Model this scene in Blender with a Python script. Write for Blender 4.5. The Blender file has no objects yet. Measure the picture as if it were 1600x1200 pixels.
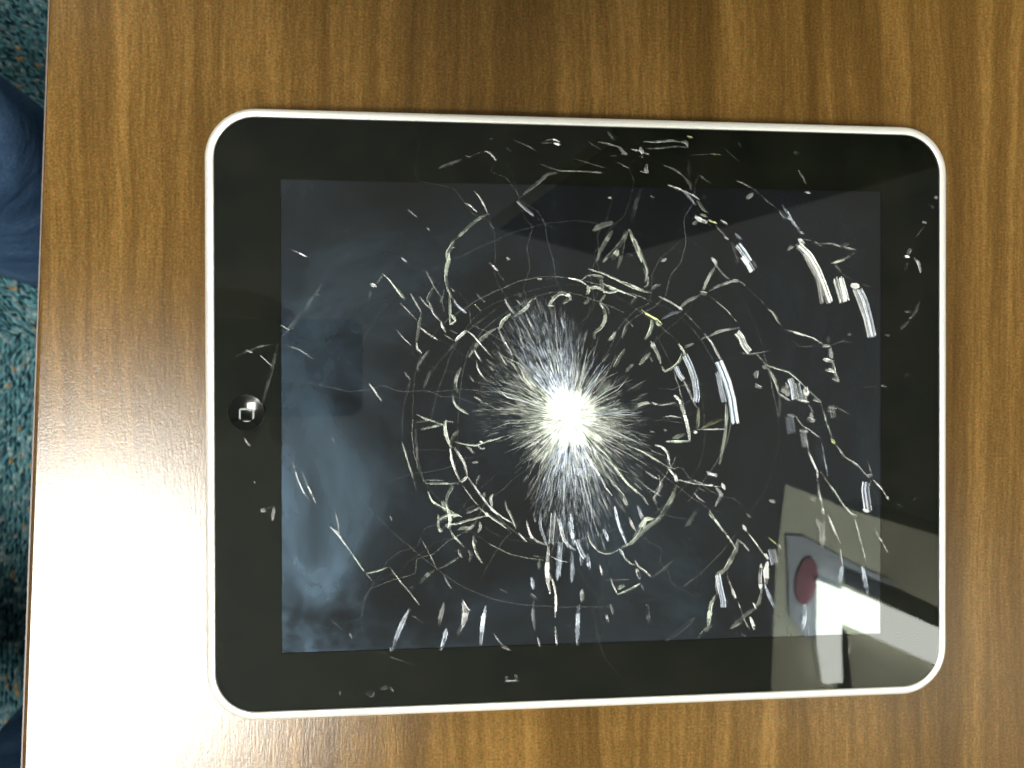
import bpy, bmesh, math, random
from mathutils import Vector, Matrix

# ------------------------------------------------------------------ camera, world, light level
scene = bpy.context.scene
COL = scene.collection
cam_data = bpy.data.cameras.new('camera'); cam = bpy.data.objects.new('camera', cam_data); COL.objects.link(cam)
cam.location = (-0.0751, 0.0118, 0.3774); cam.rotation_euler = (-0.0063, -0.1334, -0.0018)
cam_data.sensor_width = 36.0; cam_data.lens = 40.5; cam_data.clip_start = 0.005; cam_data.clip_end = 50.0
cam_data.dof.use_dof = True; cam_data.dof.focus_distance = 0.288; cam_data.dof.aperture_fstop = 40.0
scene.camera = cam
world = bpy.data.worlds.new('World'); scene.world = world; world.use_nodes = True
bg = world.node_tree.nodes['Background']; bg.inputs[0].default_value = (1.0, 0.99, 0.90, 1); bg.inputs[1].default_value = 0.20
scene.view_settings.view_transform = 'Standard'; scene.view_settings.look = 'None'
scene.view_settings.exposure = 0.0; scene.view_settings.gamma = 1.0
MAIN_LAMP = 172.0        # radiance of the ceiling panel whose glare lies on the table
SIDE_LAMP = 46.0
STRIP_LAMP = 15.0
UPLIGHT = 300.0

cy = scene.cycles; cy.max_bounces = 6; cy.diffuse_bounces = 2; cy.glossy_bounces = 4; cy.transparent_max_bounces = 14
rnd = random.Random(7)
MM = 0.001

# ------------------------------------------------------------------ helpers
def new_mat(name):
    m = bpy.data.materials.new(name); m.use_nodes = True
    nt = m.node_tree; nt.nodes.clear()
    out = nt.nodes.new('ShaderNodeOutputMaterial')
    return m, nt, out
def nd(nt, typ, **kw):
    n = nt.nodes.new(typ)
    for k, v in kw.items():
        if k.startswith('i_'):
            n.inputs[k[2:].replace('_', ' ')].default_value = v
        else: setattr(n, k, v)
    return n
def ln(nt, a, b): nt.links.new(a, b)
def math_n(nt, op, a, b=None, clamp=False):
    n = nt.nodes.new('ShaderNodeMath'); n.operation = op; n.use_clamp = clamp
    for i, v in enumerate((a, b)):
        if v is None: continue
        if isinstance(v, (int, float)): n.inputs[i].default_value = v
        else: ln(nt, v, n.inputs[i])
    return n.outputs[0]
def ramp(nt, fac, stops):
    r = nt.nodes.new('ShaderNodeValToRGB'); e = r.color_ramp.elements
    e[0].position, e[0].color = stops[0][0], (*stops[0][1], 1)
    e[1].position, e[1].color = stops[-1][0], (*stops[-1][1], 1)
    for p, c in stops[1:-1]:
        x = e.new(p); x.color = (*c, 1)
    ln(nt, fac, r.inputs[0]); return r.outputs[0]
def mapped(nt, scale, rot=(0, 0, 0), loc=(0, 0, 0)):
    t = nd(nt, 'ShaderNodeTexCoord'); m = nd(nt, 'ShaderNodeMapping')
    m.inputs['Scale'].default_value = scale; m.inputs['Rotation'].default_value = rot; m.inputs['Location'].default_value = loc
    ln(nt, t.outputs['Object'], m.inputs['Vector']); return m.outputs[0]
def noise(nt, vec, scale, detail=2, rough=.5, dist=0):
    n = nd(nt, 'ShaderNodeTexNoise'); n.inputs['Scale'].default_value = scale; n.inputs['Detail'].default_value = detail
    n.inputs['Roughness'].default_value = rough; n.inputs['Distortion'].default_value = dist
    ln(nt, vec, n.inputs['Vector']); return n.outputs['Fac']
def principled(name, col, rough=.5, metal=0., spec=.5, grain=None):
    m, nt, out = new_mat(name); p = nd(nt, 'ShaderNodeBsdfPrincipled')
    p.inputs['Base Color'].default_value = (*col, 1); p.inputs['Roughness'].default_value = rough
    p.inputs['Metallic'].default_value = metal; p.inputs['Specular IOR Level'].default_value = spec
    if grain:
        sc, amt = grain
        f = noise(nt, mapped(nt, (1, 1, 1)), sc, 3, .6)
        lo = tuple(c*(1-amt) for c in col); hi = tuple(min(1, c*(1+amt)) for c in col)
        ln(nt, ramp(nt, f, [(.3, lo), (.7, hi)]), p.inputs['Base Color'])
    ln(nt, p.outputs[0], out.inputs[0]); return m
def mesh_obj(name, bm, mats, parent=None, smooth=False):
    me = bpy.data.meshes.new(name); bm.normal_update(); bm.to_mesh(me); bm.free()
    if smooth:
        for p in me.polygons: p.use_smooth = True
    o = bpy.data.objects.new(name, me); COL.objects.link(o)
    for m in (mats if isinstance(mats, (list, tuple)) else [mats]): me.materials.append(m)
    if parent: o.parent = parent
    return o
def empty(name, loc=(0, 0, 0), rot=(0, 0, 0)):
    o = bpy.data.objects.new(name, None); COL.objects.link(o); o.location = loc; o.rotation_euler = rot
    o.empty_display_size = .02; return o
def tag(o, label=None, cat=None, group=None, kind=None):
    for k, v in (('label', label), ('category', cat), ('group', group), ('kind', kind)):
        if v: o[k] = v
    return o
def add_box(bm, c, s, bevel=0, rot=None):
    r = bmesh.ops.create_cube(bm, size=1)
    vs = r['verts']
    for v in vs: v.co = Vector((v.co.x*s[0], v.co.y*s[1], v.co.z*s[2]))
    if bevel:
        es = list({e for v in vs for e in v.link_edges})
        b = bmesh.ops.bevel(bm, geom=es, offset=bevel, segments=2, affect='EDGES')
        vs = list({v for f in b['faces'] for v in f.verts} | {v for v in vs if v.is_valid})
    for v in vs:
        if rot: v.co = rot @ v.co
        v.co += Vector(c)
def rrect(hx, hy, r, n=10):
    pts = []
    for cx, cy, a0 in ((hx-r, hy-r, 0), (-hx+r, hy-r, 90), (-hx+r, -hy+r, 180), (hx-r, -hy+r, 270)):
        for k in range(n+1):
            a = math.radians(a0+90*k/n); pts.append((cx+r*math.cos(a), cy+r*math.sin(a)))
    return pts
def loft(bm, loops, cap_first=False, cap_last=False):
    rings = [[bm.verts.new(p) for p in L] for L in loops]
    n = len(rings[0])
    for a, b in zip(rings, rings[1:]):
        for i in range(n): bm.faces.new((a[i], a[(i+1) % n], b[(i+1) % n], b[i]))
    if cap_first: bm.faces.new(list(reversed(rings[0])))
    if cap_last: bm.faces.new(rings[-1])
    return rings
def plate(bm, outer, holes, z, up=True):
    """flat sheet with holes"""
    edges = []
    for L in [outer]+holes:
        vs = [bm.verts.new((x, y, z)) for x, y in L]
        edges += [bm.edges.new((vs[i], vs[(i+1) % len(vs)])) for i in range(len(vs))]
    r = bmesh.ops.triangle_fill(bm, use_beauty=True, use_dissolve=False, edges=edges, normal=(0, 0, 1 if up else -1))
    for f in r['geom']:
        if isinstance(f, bmesh.types.BMFace):
            f.normal_update()
            if (f.normal.z > 0) != up: f.normal_flip()
def prism(bm, poly, z0, z1):
    lo = [bm.verts.new((x, y, z0)) for x, y in poly]; hi = [bm.verts.new((x, y, z1)) for x, y in poly]
    bm.faces.new(hi); bm.faces.new(list(reversed(lo)))
    n = len(poly)
    for i in range(n): bm.faces.new((lo[i], lo[(i+1) % n], hi[(i+1) % n], hi[i]))
    bmesh.ops.recalc_face_normals(bm, faces=bm.faces)

# ------------------------------------------------------------------ materials
def make_wood():
    m, nt, out = new_mat('walnut_laminate'); p = nd(nt, 'ShaderNodeBsdfPrincipled')
    base = mapped(nt, (1, 1, 1))
    wob = noise(nt, mapped(nt, (1, .55, 1)), 9, 3)
    sep = nd(nt, 'ShaderNodeSeparateXYZ'); ln(nt, base, sep.inputs[0])
    x = math_n(nt, 'ADD', sep.outputs[0], math_n(nt, 'MULTIPLY', math_n(nt, 'SUBTRACT', wob, .5), .022))
    def streak(stretch, scale, det, rough=.55, off=0.):
        c = nd(nt, 'ShaderNodeCombineXYZ'); ln(nt, x, c.inputs[0]); ln(nt, math_n(nt, 'MULTIPLY', sep.outputs[1], stretch), c.inputs[1])
        c.inputs[2].default_value = off
        return noise(nt, c.outputs[0], scale, det, rough)
    a = streak(.06, 26, 2, .5, 3.1)       # broad figure
    b = streak(.030, 110, 3, .6, 1.7)      # veins
    c = streak(.05, 480, 2, .6, 5.2)      # fine grain
    d = streak(.14, 1300, 1, .6, 8.)      # pores
    sp = noise(nt, base, 1250, 2, .7)     # grainy print of the laminate
    v = math_n(nt, 'MULTIPLY', a, .34)
    v = math_n(nt, 'ADD', v, math_n(nt, 'MULTIPLY', b, .42))
    v = math_n(nt, 'ADD', v, math_n(nt, 'MULTIPLY', c, .20))
    v = math_n(nt, 'ADD', v, math_n(nt, 'MULTIPLY', d, .15))
    v = math_n(nt, 'ADD', v, math_n(nt, 'MULTIPLY', sp, .35))
    col = ramp(nt, v, [(.48, (.028, .0144, .0032)), (.625, (.054, .0285, .0065)), (.72, (.080, .0432, .0102)), (.90, (.165, .093, .025))])
    hue = noise(nt, base, 900, 1, .5)
    mix = nd(nt, 'ShaderNodeMix', data_type='RGBA', blend_type='MULTIPLY'); mix.inputs['Factor'].default_value = .85
    ln(nt, col, mix.inputs['A']); ln(nt, ramp(nt, hue, [(.3, (1.0, .80, .75)), (.5, (1, 1, 1)), (.7, (.78, 1., 1.1))]), mix.inputs['B'])
    ln(nt, mix.outputs['Result'], p.inputs['Base Color'])
    p.inputs['Roughness'].default_value = .9; p.inputs['Specular IOR Level'].default_value = .04
    bp = nd(nt, 'ShaderNodeBump'); bp.inputs['Strength'].default_value = .10; bp.inputs['Distance'].default_value = .0003
    ln(nt, math_n(nt, 'ADD', d, sp), bp.inputs['Height']); ln(nt, bp.outputs[0], p.inputs['Normal'])
    # satin lacquer
    g = nd(nt, 'ShaderNodeBsdfGlossy', distribution='BECKMANN'); g.inputs['Roughness'].default_value = .26; ln(nt, bp.outputs[0], g.inputs['Normal'])
    fr = nd(nt, 'ShaderNodeFresnel'); fr.inputs['IOR'].default_value = 1.45
    ms = nd(nt, 'ShaderNodeMixShader'); ln(nt, fr.outputs[0], ms.inputs[0]); ln(nt, p.outputs[0], ms.inputs[1]); ln(nt, g.outputs[0], ms.inputs[2])
    ln(nt, ms.outputs[0], out.inputs[0]); return m
WOOD = make_wood()
EDGE = principled('dark_edge_band', (.055, .035, .022), .5, grain=(300, .4))
ALU = principled('satin_aluminium', (.74, .74, .68), .36, .6, grain=(2500, .05))
MASK = principled('black_glass_border', (.0034, .0035, .0021), .5, spec=.04, grain=(60, .5))
GASKET = principled('black_gasket', (.012, .012, .011), .6)
DARKMETAL = principled('black_metal', (.02, .02, .022), .45, grain=(90, .3))
def make_glass():
    m, nt, out = new_mat('cover_glass')
    geo = nd(nt, 'ShaderNodeNewGeometry'); fr = nd(nt, 'ShaderNodeFresnel'); fr.inputs['IOR'].default_value = 1.5
    tr = nd(nt, 'ShaderNodeBsdfTransparent'); tr.inputs[0].default_value = (.93, .96, .94, 1)
    gl = nd(nt, 'ShaderNodeBsdfGlossy'); gl.inputs['Roughness'].default_value = .0
    fac = math_n(nt, 'MULTIPLY', fr.outputs[0], math_n(nt, 'SUBTRACT', 1., geo.outputs['Backfacing']))
    mx = nd(nt, 'ShaderNodeMixShader'); ln(nt, fac, mx.inputs[0]); ln(nt, tr.outputs[0], mx.inputs[1]); ln(nt, gl.outputs[0], mx.inputs[2])
    ln(nt, mx.outputs[0], out.inputs[0]); return m
GLASS = make_glass()
def make_lcd():
    m, nt, out = new_mat('dark_display')
    df = nd(nt, 'ShaderNodeBsdfDiffuse'); f = noise(nt, mapped(nt, (1, 1, 1)), 25, 3)
    ln(nt, ramp(nt, f, [(.3, (.0052, .0048, .0054)), (.7, (.0077, .0070, .0077))]), df.inputs[0])
    gl = nd(nt, 'ShaderNodeBsdfGlossy'); gl.inputs['Roughness'].default_value = .004; gl.inputs[0].default_value = (.96, .95, 1, 1)
    rg = nd(nt, 'ShaderNodeBsdfGlossy'); rg.inputs['Roughness'].default_value = .30; rg.inputs[0].default_value = (.45, .66, 1, 1)
    a = nd(nt, 'ShaderNodeMixShader'); a.inputs[0].default_value = .065
    b = nd(nt, 'ShaderNodeMixShader')
    cl = noise(nt, mapped(nt, (1, .8, 1), (0, 0, .35), (.31, .43, 0)), 17, 5, .6, 1.2)
    ln(nt, math_n(nt, 'ADD', math_n(nt, 'MULTIPLY', math_n(nt, 'POWER', math_n(nt, 'MULTIPLY', math_n(nt, 'SUBTRACT', cl, .33), 2.6, True), 2.0), .050), .0015), b.inputs[0])
    ln(nt, df.outputs[0], a.inputs[1]); ln(nt, gl.outputs[0], a.inputs[2])
    ln(nt, a.outputs[0], b.inputs[1]); ln(nt, rg.outputs[0], b.inputs[2]); ln(nt, b.outputs[0], out.inputs[0]); return m
LCD = make_lcd()
TINT = {'w': (.93, .95, .90), 'b': (.74, .85, 1.0), 'g': (.80, .90, .74), 'y': (.86, .90, .42), 'p': (.86, .80, .92)}
CRK = {}
def crack_mat(tint, op):
    """fractured glass: pale scattering faces, only partly covering, some more open than others"""
    lev = max(1, min(12, int(round(op*12)))); key = (tint, lev)
    if key in CRK: return CRK[key]
    m, nt, out = new_mat('fractured_glass'); o = lev/12
    df = nd(nt, 'ShaderNodeBsdfDiffuse'); df.inputs[0].default_value = (*TINT[tint], 1)
    gl = nd(nt, 'ShaderNodeBsdfGlossy'); gl.inputs['Roughness'].default_value = .35
    s = nd(nt, 'ShaderNodeMixShader'); s.inputs[0].default_value = .10
    ln(nt, df.outputs[0], s.inputs[1]); ln(nt, gl.outputs[0], s.inputs[2])
    tr = nd(nt, 'ShaderNodeBsdfTransparent'); mx = nd(nt, 'ShaderNodeMixShader')
    mx.inputs[0].default_value = o**2.1*.80
    ln(nt, tr.outputs[0], mx.inputs[1]); ln(nt, s.outputs[0], mx.inputs[2])
    ln(nt, mx.outputs[0], out.inputs[0]); CRK[key] = m; return m
def lamp_mat(name, strength, col=(1, .975, .86)):
    m, nt, out = new_mat(name); e = nd(nt, 'ShaderNodeEmission'); e.inputs[0].default_value = (*col, 1); e.inputs[1].default_value = strength
    ln(nt, e.outputs[0], out.inputs[0]); return m

# ------------------------------------------------------------------ floor and carpet
bm = bmesh.new(); bmesh.ops.create_grid(bm, x_segments=1, y_segments=1, size=3.0)
def carpet_mat(name, isl):
    m, nt, out = new_mat(name); p = nd(nt, 'ShaderNodeBsdfPrincipled'); p.inputs['Roughness'].default_value = .95; p.inputs['Specular IOR Level'].default_value = .1
    if isl: f = nd(nt, 'ShaderNodeNewGeometry').outputs['Random Per Island']
    else: f = noise(nt, mapped(nt, (1, 1, 1)), 260, 2)
    r = ramp(nt, f, [(0, (.008, .022, .03)), (.3, (.022, .070, .090)), (.55, (.055, .14, .16)), (.74, (.13, .23, .235)), (.86, (.34, .40, .38)), (1, (.02, .06, .14))])
    if isl:
        r2 = ramp(nt, f, [(0, (.0, .0, .0)), (.955, (0, 0, 0)), (.965, (1, 1, 1)), (1, (1, 1, 1))])
        mx = nd(nt, 'ShaderNodeMix', data_type='RGBA'); ln(nt, r2, mx.inputs['Factor']); ln(nt, r, mx.inputs['A']); mx.inputs['B'].default_value = (.42, .24, .08, 1); r = mx.outputs['Result']
    ln(nt, r, p.inputs['Base Color']); ln(nt, p.outputs[0], out.inputs[0]); return m
fl = mesh_obj('floor', bm, carpet_mat('carpet_backing', False)); fl.location.z = -.74; tag(fl, kind='structure')
bm = bmesh.new(); R = random.Random(3)
y = -.52
while y < .55:
    x = -.62
    while x < -.27:
        cx, cy = x+R.uniform(-.0012, .0012), y+R.uniform(-.0015, .0015)
        a = math.radians(-38 if cy > .05 else 78)+R.uniform(-.45, .45)
        l, w, h = R.uniform(.0028, .0058), R.uniform(.0013, .0021), R.uniform(.0022, .0045)
        ca, sa = math.cos(a), math.sin(a)
        P = [(-l, 0, 0), (0, -w, 0), (l, 0, 0), (0, w, 0), (-l*.45, 0, h), (l*.45, 0, h)]
        V = [bm.verts.new((cx+px*ca-py*sa, cy+px*sa+py*ca, -.74+pz)) for px, py, pz in P]
        for f in ((0, 1, 4), (1, 5, 4), (1, 2, 5), (2, 3, 5), (3, 4, 5), (3, 0, 4)): bm.faces.new([V[i] for i in f])
        x += .0042
    y += .0050
tag(mesh_obj('carpet_pile', bm, carpet_mat('carpet_yarn', True)), 'teal flecked loop pile carpet below the table edge', 'carpet', kind='stuff')

# ------------------------------------------------------------------ table
tbl = empty('table', (0, 0, -.74)); tag(tbl, 'brown wood grain table top that the cracked tablet lies on', 'table')
e0, e1 = Vector((-.1704, .1299)), Vector((-.1797, -.1106)); ed = (e0-e1)/(e0.y-e1.y)
def edge_x(yy): return e1.x+(yy-e1.y)*ed.x
X1 = 1.05; YA, YB = -.55, .75
bm = bmesh.new(); prism(bm, [(edge_x(YA), YA), (X1, YA), (X1, YB), (edge_x(YB), YB)], -.028, 0)
top = mesh_obj('tabletop', bm, WOOD, tbl); top.location = (0, 0, .74)
bmod = top.modifiers.new('bevel', 'BEVEL'); bmod.width = .0012; bmod.segments = 2
bm = bmesh.new(); prism(bm, [(edge_x(YA)-.0006, YA), (edge_x(YA)-.0001, YA), (edge_x(YB)-.0001, YB), (edge_x(YB)-.0006, YB)], -.0285, -.0012)
o = mesh_obj('edge_band', bm, EDGE, tbl); o.location = (0, 0, .74)
for lx, ly in ((.0, -.48), (.98, -.48), (.98, .68), (.0, .68)):
    bm = bmesh.new(); add_box(bm, (lx, ly, .356), (.04, .04, .708), .003); mesh_obj('leg', bm, DARKMETAL, tbl)

# ------------------------------------------------------------------ tablet
tab = empty('tablet', (0, 0, 0)); tag(tab, 'black tablet with silver rim and shattered front glass lying on the table', 'tablet')
OX, OY = .1218, .0953; GX, GY = .1189, .0924; GZ = .0130
def ring(inset, z, r, ox=OX, oy=OY): return [(x, yv, z) for x, yv in rrect(ox-inset, oy-inset, max(.004, r-inset), 12)]
R0 = .0158
bm = bmesh.new()
prof = [(.030, .0004), (.020, .0009), (.012, .0022), (.006, .0045), (.0022, .0072), (.0006, .0092), (.0, .0106), (.0002, .0117), (.0006, .0124), (.0014, .0129), (.0024, .01302), (.00285, .0129), (.0029, .0110)]
loft(bm, [ring(i, z, R0) for i, z in prof], cap_first=True)
shell = mesh_obj('aluminium_shell', bm, ALU, tab, True)
bm = bmesh.new()
loft(bm, [ring(.0029, .0118, R0), ring(.0029, .0125, R0), ring(.00305, .0125, R0), ring(.00305, .0115, R0)])
mesh_obj('gasket', bm, GASKET, tab)
HB = (-.1092, .0007); HR = .0056
def circ(c, r, n=40): return [(c[0]+r*math.cos(2*math.pi*k/n), c[1]+r*math.sin(2*math.pi*k/n)) for k in range(n)]
glass_out = rrect(GX-.0001, GY-.0001, .0132, 12)
bm = bmesh.new(); plate(bm, glass_out, [circ(HB, HR)], GZ); plate(bm, glass_out, [circ(HB, HR)], GZ-.0009, False)
n = len(glass_out)
for L, flip in ((glass_out, False), (circ(HB, HR), True)):
    a = [bm.verts.new((x, yv, GZ)) for x, yv in L]; b = [bm.verts.new((x, yv, GZ-.0009)) for x, yv in L]
    for i in range(len(L)):
        q = (a[i], b[i], b[(i+1) % len(L)], a[(i+1) % len(L)]); bm.faces.new(q if not flip else tuple(reversed(q)))
bmesh.ops.remove_doubles(bm, verts=bm.verts, dist=1e-6)
glass = mesh_obj('cover_glass', bm, GLASS, tab); glass['label'] = 'shattered cover glass with a white impact star'
LX, LY, LCY = .0987, .0740, -.0006
bm = bmesh.new(); plate(bm, glass_out, [[(-LX, LY+LCY), (-LX, -LY+LCY), (LX, -LY+LCY), (LX, LY+LCY)], circ(HB, HR)], GZ-.0011)
mesh_obj('black_border', bm, MASK, tab)
bm = bmesh.new(); prism(bm, [(-LX-.001, -LY+LCY-.001), (LX+.001, -LY+LCY-.001), (LX+.001, LY+LCY+.001), (-LX-.001, LY+LCY+.001)], GZ-.004, GZ-.0016)
mesh_obj('display', bm, LCD, tab)
# home button: a polished dish with a printed rounded square
BTN = principled('black_polished_button', (.003, .0035, .003), .12, spec=.3)
bm = bmesh.new(); loops = []
for k in range(9):
    t = 1-k/9; loops.append([(x, yv, GZ-.00002-.00080*(1-t*t)**1.15) for x, yv in circ(HB, (HR-.0001)*t)])
rings = loft(bm, loops, cap_last=True)
btn = mesh_obj('home_button', bm, BTN, tab, True)
bm = bmesh.new(); ic = (HB[0], HB[1]-.0008); zi = GZ-.00058
oL = [(x+ic[0], yv+ic[1]) for x, yv in rrect(.0023, .0022, .0008, 6)]; iL = [(x+ic[0], yv+ic[1]) for x, yv in rrect(.0018, .0017, .0004, 6)]
loft(bm, [[(x, yv, zi-.0004) for x, yv in oL], [(x, yv, zi) for x, yv in oL], [(x, yv, zi) for x, yv in iL], [(x, yv, zi-.0004) for x, yv in iL]])
mesh_obj('button_icon', bm, principled('grey_print', (.14, .17, .15), .6), btn)

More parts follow.
